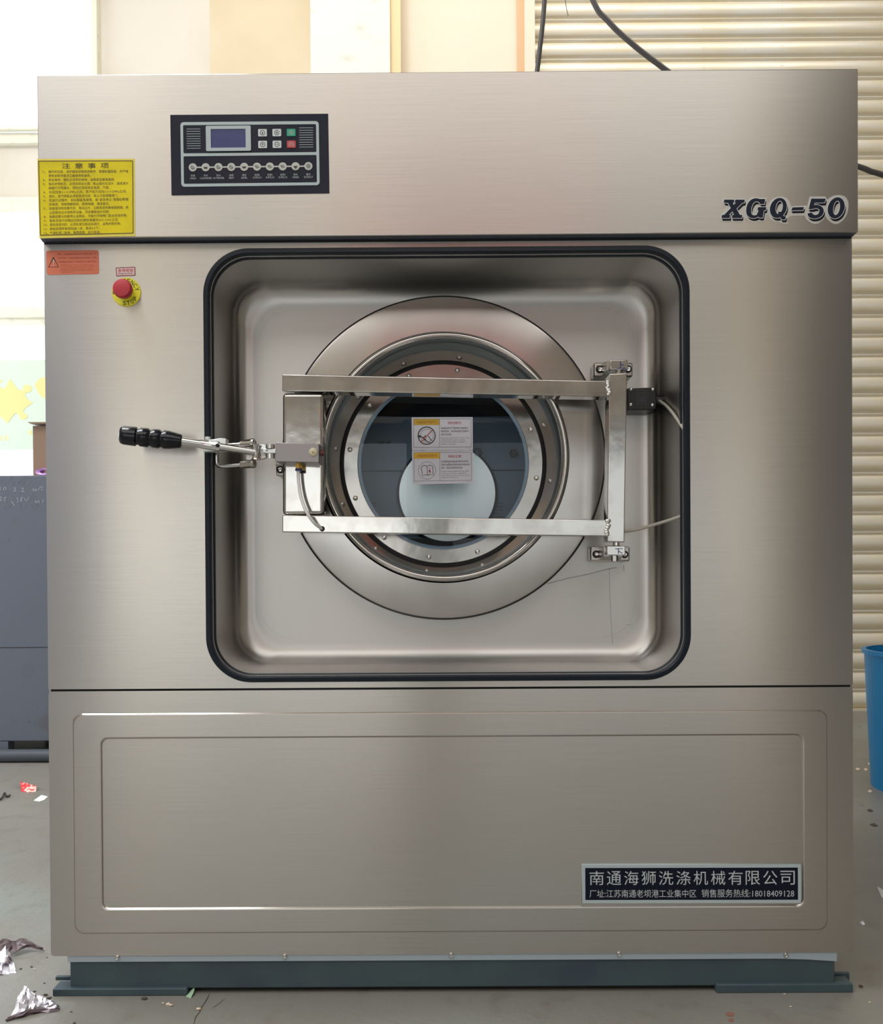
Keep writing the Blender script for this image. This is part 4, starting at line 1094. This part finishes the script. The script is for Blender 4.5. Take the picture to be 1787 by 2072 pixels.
def dig(c, x, y, s=1.0):
    g_ = {'2': [[(0, 10), (12, 0), (36, 2), (44, 16), (10, 62), (4, 72), (30, 70), (62, 66)]], '0': [[(30, 4), (10, 20), (6, 45), (26, 60), (52, 48), (64, 22), (48, 4), (26, 4)]],
          '5': [[(60, 0), (18, 2), (6, 34), (30, 36), (38, 60), (14, 88)], ], '3': [[(0, 6), (40, 2), (22, 34), (46, 54), (30, 90), (6, 96)]], '4': [[(12, 0), (0, 38), (46, 36)], [(34, 14), (26, 66)]],
          'K': [[(16, 0), (0, 100)], [(60, 14), (10, 54), (40, 96)]], 'W': [[(0, 20), (14, 86), (40, 40), (52, 84), (92, 0)]], '.': [[(0, 62), (4, 66)]], ':': [[(0, 10), (4, 14)], [(0, 40), (4, 44)]],
          'k': [[(10, 0), (4, 60)], [(34, 26), (10, 40), (44, 66)]], 'n': [[(0, 70), (8, 0), (44, 6), (40, 74)]], '/': [[(50, -20), (0, 50)]]}[c]
    return [[(x+a*s, y+b*s) for a, b in l] for l in g_]
big = dig('2', -20, 270, .8) + dig('0', 68, 268) + dig(':', 205, 275) + dig('2', 290, 280) + dig('.', 405, 280, 1) + dig('2', 450, 285, 1.1) + dig('4', 690, 290) + dig('k', 745, 290, .9) + dig('/', 800, 280) + [[(850, 262), (905, 262), (860, 320), (915, 330)]] + dig('2', -10, 470, 1.1) + dig('5', 80, 480) + dig(':', 238, 480, 1.2) + dig('3', 345, 490) + dig('K', 435, 470) + dig('W', 520, 475) + dig('4', 735, 540) + dig('k', 800, 540, .9) + [[(905, 530), (895, 600)]] + [[(240, 560), (310, 650)]]
chalk(big, 8, m_chalk, 'chalk_stroke')
faint = dig('3', 60, 640, .9) + dig('n', 150, 640) + dig('2', 390, 630, .9) + [[(500, 620), (520, 650), (490, 700)], [(600, 660), (680, 650)], [(640, 640), (650, 720)], [(700, 680), (760, 690)], [(730, 660), (735, 740)], [(800, 700), (850, 720), (820, 770)], [(640, 740), (700, 735)]] + [[(0, 130), (60, 70), (50, 160)], [(60, 150), (130, 170)], [(150, 110), (210, 100), (170, 160)], [(200, 70), (265, 60)], [(235, 120), (260, 200), (310, 190)], [(355, 150), (440, 135)], [(400, 110), (390, 190)], [(440, 180), (480, 195), (520, 140)], [(565, 170), (600, 215)]]
chalk(faint, 9, m_chalkf, 'chalk_stroke')
# grey pipe lying against the cabinet feet
zr = .028
pz = FL(40, 1536); 
pp = tube('floor_pipe', [(-3.2, YC-.05, zr), (cxr-.05, YC-.05, zr)], zr, m_pipe, None, 16)
tag(recentre(pp), 'thick grey pipe lying on the floor along the cabinet foot', 'pipe')
# cardboard box on the cabinet
cb0 = P(64, 950, 2.2); ctz = P(80, 856, 2.2)[1]
bxo = thing('cardboard_box', 'tall open brown cardboard box standing on the dark steel cabinet', 'box', loc=(cb0[0]+.2, 2.35, ctop))
bw0 = P(66, 900, 2.2)[0]
sub(box('box_body', bw0, bw0+.36, 2.2, 2.5, ctop, ctz-.012, m_card, None, .003), bxo)
o = sub(prism('flap', [(bw0-.015, ctz+.002), (bw0+.36, ctz+.0), (bw0+.36, ctz-.008), (bw0, ctz-.006)], 2.18, 2.52, m_card, None, .001), bxo)
# purple roll
pr = P(80, 955, 2.16)
bm = bmesh.new()
prp = lathe('tape_roll', [(.012, 2.14), (.024, 2.135), (.028, 2.15), (.028, 2.175), (.012, 2.175), (.012, 2.14)], 0, 0, m_purple, None, 28, cy0=2.155)
for v in prp.data.vertices: v.co = Vector((v.co.x*1.5, v.co.y, v.co.z*.62))
prp.location = (pr[0]+.025, 2.16, ctop+.028*.62)
tag(prp, 'small purple ring lying on the cabinet in front of the cardboard box', 'ring')
# poster behind, hung at the window
YPo = YB-.06
po = thing('poster', 'pale green poster with yellow jigsaw pieces hanging in front of the lower window', 'poster', loc=(-2.4, YPo, P(40, 910, YPo)[1]))
toPo = lambda u, v: P(u, v, YPo)
def pflat(nm, polys, m, Y, th=.0008):
    o = flat(nm, polys, m, None, toPo, Y, th); o.parent = po
    for v in o.data.vertices: v.co = v.co - po.location
pflat('poster_sheet', [[(-110, 730), (93, 728), (93, 910), (-110, 911)]], m_postg, YPo, .001)
def zz(lst): return [(x/4.608, 650 + y/4.604) for x, y in lst]
piece = zz([(-60, 560), (0, 610), (30, 632), (60, 615), (80, 560), (96, 538), (120, 575), (160, 630), (195, 648), (215, 640), (218, 612), (235, 595), (262, 592), (290, 605), (300, 632), (285, 658), (258, 664), (236, 672), (238, 700), (262, 735), (310, 762), (270, 785), (228, 815), (218, 845), (232, 860), (252, 870), (260, 890), (240, 914), (210, 918), (186, 905), (178, 870), (155, 855), (130, 870), (72, 952), (20, 900), (-40, 850), (-80, 700)])
pflat('jigsaw_print', [soften(piece, 2, 1.0)], m_posty, YPo-.002, .0004)
pflat('jigsaw_print', [zz([(322, 597), (355, 548), (405, 520), (425, 530), (425, 715), (400, 712), (365, 675)])], m_posty, YPo-.002, .0004)
pflat('jigsaw_print', [zz([(265, 1030), (285, 1005), (300, 1060), (285, 1062)])], m_posty, YPo-.002, .0004)
pflat('jigsaw_print', [zz([(-20, 545), (0, 540), (22, 556), (0, 580), (-20, 575)])], m_posty, YPo-.002, .0004)
o = text_mesh('会去', m_posty, None, toPo, YPo-.002, -7, 880, 19, 892); o.parent = po
for v in o.data.vertices: v.co = v.co - po.location
for w_ in range(3):
    pflat('poster_text', [circ(3+7*w_, 898, 1.6, 8)], m_wlab, YPo-.002, .0004)
# cables hanging behind the machine top
c1 = tube('hanging_cable', [P3(1110, -220, 2.4), P3(1104, -60, 2.4), P3(1102, 0, 2.4), P3(1097, 60, 2.4), P3(1090, 120, 2.4), P3(1084, 190, 2.4), P3(1080, 400, 2.4)], .0115, m_cord, None, 10, smooth_pts=5)
tag(recentre(c1), 'thick black cable hanging steeply by the shutter edge', 'cable', None)
c2 = tube('hanging_cable', [P3(1120, -220, 2.3), P3(1196, -8, 2.3), P3(1230, 42, 2.3), P3(1275, 85, 2.3), P3(1335, 132, 2.3), P3(1470, 230, 2.3), P3(1620, 300, 2.3), P3(1740, 338, 2.3), P3(1770, 349, 2.3), P3(1830, 358, 2.3), P3(2000, 340, 2.3)], .0125, m_cord, None, 10, smooth_pts=5)
tag(recentre(c2), 'long black cable sagging diagonally in front of the shutter', 'cable', None)
c3 = tube('hanging_wire', [P3(1140, -160, 2.9), P3(1143, -20, 2.9), P3(1146, 14, 2.9), P3(1150, 32, 2.9)], .0018, m_cord, None, 6, smooth_pts=4)
tag(recentre(c3), 'thin short wire end dangling between the two black cables', 'wire', None)

# blue bin on the right
bp = FL(1783, 1603); YBn = bp.y
bin_ = thing('plastic_bin', 'blue tapered round plastic bin at the right edge by the shutter', 'bin', loc=(bp.x+.207, YBn+.05, 0))
bt = P3(1770, 1320, YBn)
hh = bt.z; tw = bp.x - bt.x
bm = bmesh.new()
def binloop(ins, z, inn=0):
    w, d = .40+2*tw*(z/hh)-2*inn, .40+2*tw*(z/hh)-2*inn
    return [bm.verts.new((x, y, z)) for x, y in circ(0, 0, w/2, 56)]
Ls = [binloop(0, 0), binloop(0, .004), binloop(0, hh-.03), binloop(0, hh), binloop(0, hh, .008), binloop(0, .02, .008)]
for A_, B_ in zip(Ls, Ls[1:]):
    for i in range(len(A_)):
        j = (i+1) % len(A_); bm.faces.new((A_[i], A_[j], B_[j], B_[i]))
bm.faces.new(Ls[0][::-1]); bm.faces.new(Ls[-1])
bmesh.ops.recalc_face_normals(bm, faces=bm.faces)
from_bm('bin_body', bm, m_bin, bin_)
bm = bmesh.new()
pts = circ(0, 0, .20+tw+.008, 56); pi_ = circ(0, 0, .20+tw-.008, 56)
a_ = [bm.verts.new((x, y, hh-.014)) for x, y in pts]; b_ = [bm.verts.new((x, y, hh+.002)) for x, y in pts]; c_ = [bm.verts.new((x, y, hh+.002)) for x, y in pi_]
for X_, Y_ in ((a_, b_), (b_, c_)):
    for i in range(len(X_)):
        j = (i+1) % len(X_); bm.faces.new((X_[i], X_[j], Y_[j], Y_[i]))
bmesh.ops.recalc_face_normals(bm, faces=bm.faces)
from_bm('rim', bm, m_bin, bin_)
random.seed(3)
bm = bmesh.new(); gn = 9; gv = {}
bx0 = -(.20+tw)+.05
for i in range(gn):
    for j in range(gn):
        u, v_ = i/(gn-1), j/(gn-1)
        z = hh*.72 + .16*math.sin(PI*u)*math.sin(PI*v_) + random.uniform(-.012, .012)
        gv[i, j] = bm.verts.new((-.15 + u*.30, -.14 + v_*.28, z))
for i in range(gn-1):
    for j in range(gn-1): bm.faces.new((gv[i, j], gv[i+1, j], gv[i+1, j+1], gv[i, j+1]))
o = from_bm('plastic_film', bm, m_film, None, False); o.location = bin_.location
recentre(o); tag(o, 'crumpled pale translucent film bulging out of the blue bin', 'plastic film')

# ---------------------------------------------------------------- litter on the floor
def scrap(name, outline, m, label, cat, z=.004, bumps=None, thick=.0008, group=None, seed=1):
    """thin crumpled sheet lying on the floor; outline in photo pixels with heights"""
    random.seed(seed)
    base = [FL(x, y) for x, y, h in outline]; c = sum(base, Vector())/len(base)
    bm = bmesh.new()
    top = [bm.verts.new((p.x-c.x, p.y-c.y, .0008+o_[2])) for p, o_ in zip(base, outline)]
    bot = [bm.verts.new((p.x-c.x, p.y-c.y, .0002+max(0, o_[2]-thick))) for p, o_ in zip(base, outline)]
    ct = bm.verts.new((0, 0, (bumps or .002))); cb = bm.verts.new((0, 0, max(.0002, (bumps or .002)-thick)))
    n = len(top)
    for i in range(n):
        j = (i+1) % n
        bm.faces.new((top[i], top[j], ct)); bm.faces.new((bot[j], bot[i], cb)); bm.faces.new((top[j], top[i], bot[i], bot[j]))
    bmesh.ops.recalc_face_normals(bm, faces=bm.faces)
    o = from_bm(name, bm, m); o.location = (c.x, c.y, 0)
    return tag(o, label, cat, group)
scrap('candy_wrapper', [(41, 1592, .02), (47, 1589, .012), (58, 1595, .018), (66, 1591, .006), (74, 1597, .012), (73, 1602, .0), (60, 1604, .0), (43, 1602, .0)], m_paperr, 'crumpled red and white wrapper on the floor below the cabinet', 'wrapper', bumps=.016)
scrap('paper_scrap', [(68, 1620, 0), (84, 1611, .004), (97, 1612, 0), (90, 1619, .001), (80, 1622, 0)], m_paper, 'small flat white paper scrap beside the red wrapper', 'paper scrap', bumps=.003)
wp = tube('wire_scrap', [FL(-6, 1622)+Vector((0, 0, .004)), FL(4, 1618)+Vector((0, 0, .006)), FL(9, 1611)+Vector((0, 0, .012)), FL(14, 1614)+Vector((0, 0, .004)), FL(20, 1612)+Vector((0, 0, .006))], .004, m_cord, None, 6, smooth_pts=3)
tag(recentre(wp), 'short twisted black wire on the floor at the left edge', 'wire')
def foil(name, lbl, sheets, cat='foil scrap'):
    root = None
    allp = [FL(x, y) for s_, m_ in sheets for x, y, h in s_]
    c = sum(allp, Vector())/len(allp)
    root = thing(name, lbl, cat, loc=(c.x, c.y, 0))
    for s_, m_ in sheets:
        ps = [FL(x, y)-c for x, y, h in s_]
        bm = bmesh.new()
        vs = [bm.verts.new((p.x, p.y, q[2]+.0006)) for p, q in zip(ps, s_)]
        cc = sum((v.co for v in vs), Vector())/len(vs); cc.z += .006
        vc = bm.verts.new(cc); n = len(vs)
        for i in range(n): bm.faces.new((vs[i], vs[(i+1) % n], vc))
        vb = [bm.verts.new((v.co.x, v.co.y, max(.0002, v.co.z-.0008))) for v in vs]; vcb = bm.verts.new((cc.x, cc.y, cc.z-.0008))
        for i in range(n):
            bm.faces.new((vb[(i+1) % n], vb[i], vcb)); bm.faces.new((vs[(i+1) % n], vs[i], vb[i], vb[(i+1) % n]))
        bmesh.ops.recalc_face_normals(bm, faces=bm.faces)
        bmesh.ops.subdivide_edges(bm, edges=list(bm.edges), cuts=2, use_grid_fill=True)
        rnd = {}
        for v in bm.verts:
            key = (round(v.co.x, 4), round(v.co.y, 4)); q = rnd.setdefault(key, [random.uniform(-.003, .003) for _ in range(3)])
            v.co.x += q[0]; v.co.y += q[1]; v.co.z = max(.0002, v.co.z + q[2])
        from_bm('foil_sheet', bm, m_, root)
    return root
foil('foil_scrap', 'crumpled silver foil with a long dark spike at the left edge of the floor', [
    ([(-20, 1940, .02), (8, 1926, .03), (30, 1923, .02), (24, 1934, .012), (10, 1942, .01), (-20, 1960, .0)], m_foil2),
    ([(24, 1926, .025), (48, 1922, .028), (86, 1924, .006), (87, 1926, .002), (50, 1929, .012), (26, 1938, .01)], m_foil2),
    ([(-12, 1950, .012), (10, 1938, .028), (20, 1944, .015), (28, 1962, .003), (32, 1968, .0), (18, 1970, .0), (2, 1974, .0), (-12, 1962, .0)], m_foil)])
foil('foil_scrap', 'torn silver foil sheet near the front left corner of the floor', [
    ([(24, 2056, .0), (38, 2040, .022), (48, 2028, .035), (56, 2032, .03), (62, 2042, .015), (44, 2056, .004)], m_foil),
    ([(52, 2030, .03), (70, 2038, .024), (80, 2036, .022), (92, 2042, .010), (70, 2048, .004), (56, 2050, .006)], m_foil),
    ([(8, 2066, .0), (24, 2058, .004), (60, 2050, .003), (90, 2042, .004), (121, 2040, .0), (118, 2046, .0), (80, 2049, .0), (40, 2060, .0), (14, 2069, .0)], m_foil2),
    ([(84, 2036, .015), (104, 2038, .012), (121, 2041, .004), (100, 2046, .002), (86, 2043, .006)], m_foil)])
scrap('paper_scrap', [(376, 2017, 0), (384, 2009, .002), (397, 2003, .012), (392, 2014, .006), (386, 2021, 0)], m_paperg, 'green paper triangle against the left foot plate of the washer', 'paper scrap', bumps=.006)
scrap('paper_scrap', [(1775, 1796, .002), (1779, 1800, .006), (1800, 1815, .004), (1800, 1830, 0), (1783, 1814, 0)], m_paper, 'curled white paper corner at the right edge of the floor', 'paper scrap', bumps=.01)
chips = [((1731, 1742, 1555, 1559), 'pale chip on the floor right of the washer, nearest the wall', m_chip), ((1748, 1757, 1556, 1560), 'flat pale chip beside the blue bin', m_chip),
         ((1756, 1764, 1545, 1548), 'curled sliver on the floor left of the blue bin', m_chip), ((1756, 1766, 1600, 1604), 'brown and white chip at the foot of the blue bin', m_chip), ((1740, 1751, 1867, 1873), 'small curled white shaving on the floor right of the lower panel', m_paper),
         ((1754, 1767, 1639, 1643), 'dark flat flake on the floor below the blue bin', m_stone), ((1760, 1777, 1668, 1673), 'darkest curled flake on the floor below the blue bin', m_stone)]
for i, ((xa, xb, ya, yb3), lb, m_) in enumerate(chips):
    scrap('debris_chip', [(xa, ya+1, .001), ((xa+xb)/2, ya, .004), (xb, yb3-1, .002), ((xa+xb)/2, yb3, 0)], m_, lb, 'debris', bumps=.004)
crumbs = []
random.seed(11)
for (x, y, r, mt) in [(42, 1961, 2, 0), (64, 1957, 2, 0), (70, 1962, 1.6, 1), (90, 1990, 1.6, 0), (70, 2007, 2, 0), (92, 2014, 3, 0), (97, 2021, 3.4, 0), (102, 2019, 2, 0), (61, 2010, 1.4, 0), (144, 2048, 1.6, 0), (122, 1975, 1.4, 1), (292, 2022, 4, 0), (340, 2033, 3, 1), (346, 2035, 3, 1), (330, 2031, 2, 1), (402, 2043, 3, 1), (150, 2071, 2, 0), (1742, 1997, 3, 0), (1760, 2029, 1.6, 1), (1600, 2038, 2, 1), (1588, 2012, 2, 1), (1740, 1470, 2, 0), (1745, 1630, 1.6, 0), (95, 1938, 1.5, 0)]:
    p = FL(x, y); bm = bmesh.new(); s_ = r/900
    bmesh.ops.create_icosphere(bm, subdivisions=1, radius=s_, matrix=Matrix.Diagonal((1.6, 1.1, .55, 1)))
    for v in bm.verts: v.co += Vector([random.uniform(-.25, .25)*s_ for _ in range(3)]); v.co.z = max(v.co.z, -.5*s_)
    o = from_bm('crumb', bm, m_stone if mt == 0 else m_chip); o.location = (p.x, p.y, .5*s_)
    where = 'right of the washer' if x > 1500 else ('on the floor strip left of the washer, between foil scraps' if x < 105 else ('just in front of the left foot plate' if y > 2018 else 'beside the left end of the base'))
    kind_ = 'dark' if mt == 0 else 'pale'
    tag(o, 'tiny %s crumb of debris %s' % (kind_, where), 'crumb', '%s crumbs %s' % (kind_, where))
# crack in the concrete: a narrow sunken line of dark filler
def crack(pts, w):
    bm = bmesh.new(); prev = None
    n = len(pts)
    for i, (x, y) in enumerate(pts):
        p = FL(x, y); ww = w*(.5+random.random())*(1 if 0 < i < n-1 else .2)
        a = bm.verts.new((p.x-ww, p.y, .0006)); b = bm.verts.new((p.x+ww, p.y, .0006))
        if prev: bm.faces.new((prev[0], prev[1], b, a))
        prev = (a, b)
    o = from_bm('floor_crack', bm, m_stone, bpy.data.objects['floor']); return o
random.seed(5)
crack([(424, 2010), (420, 2020), (414, 2030), (408, 2038), (404, 2048), (396, 2058), (392, 2072), (386, 2090)], .0009)
crack([(455, 2020), (445, 2030), (436, 2036), (428, 2042)], .0005)
def stain(pts, m):
    bm = bmesh.new(); bm.faces.new([bm.verts.new((FL(x, y).x, FL(x, y).y, .0004)) for x, y in pts]); from_bm('paint_spot', bm, m, bpy.data.objects['floor'])
m_spot = mat('faded_red_paint', s2l(140, 96, 84), rough=.6)
stain([(1467, 2050), (1476, 2048), (1487, 2051), (1484, 2057), (1472, 2056)], m_spot); stain([(1473, 2062), (1484, 2061), (1486, 2067), (1476, 2068)], m_spot)
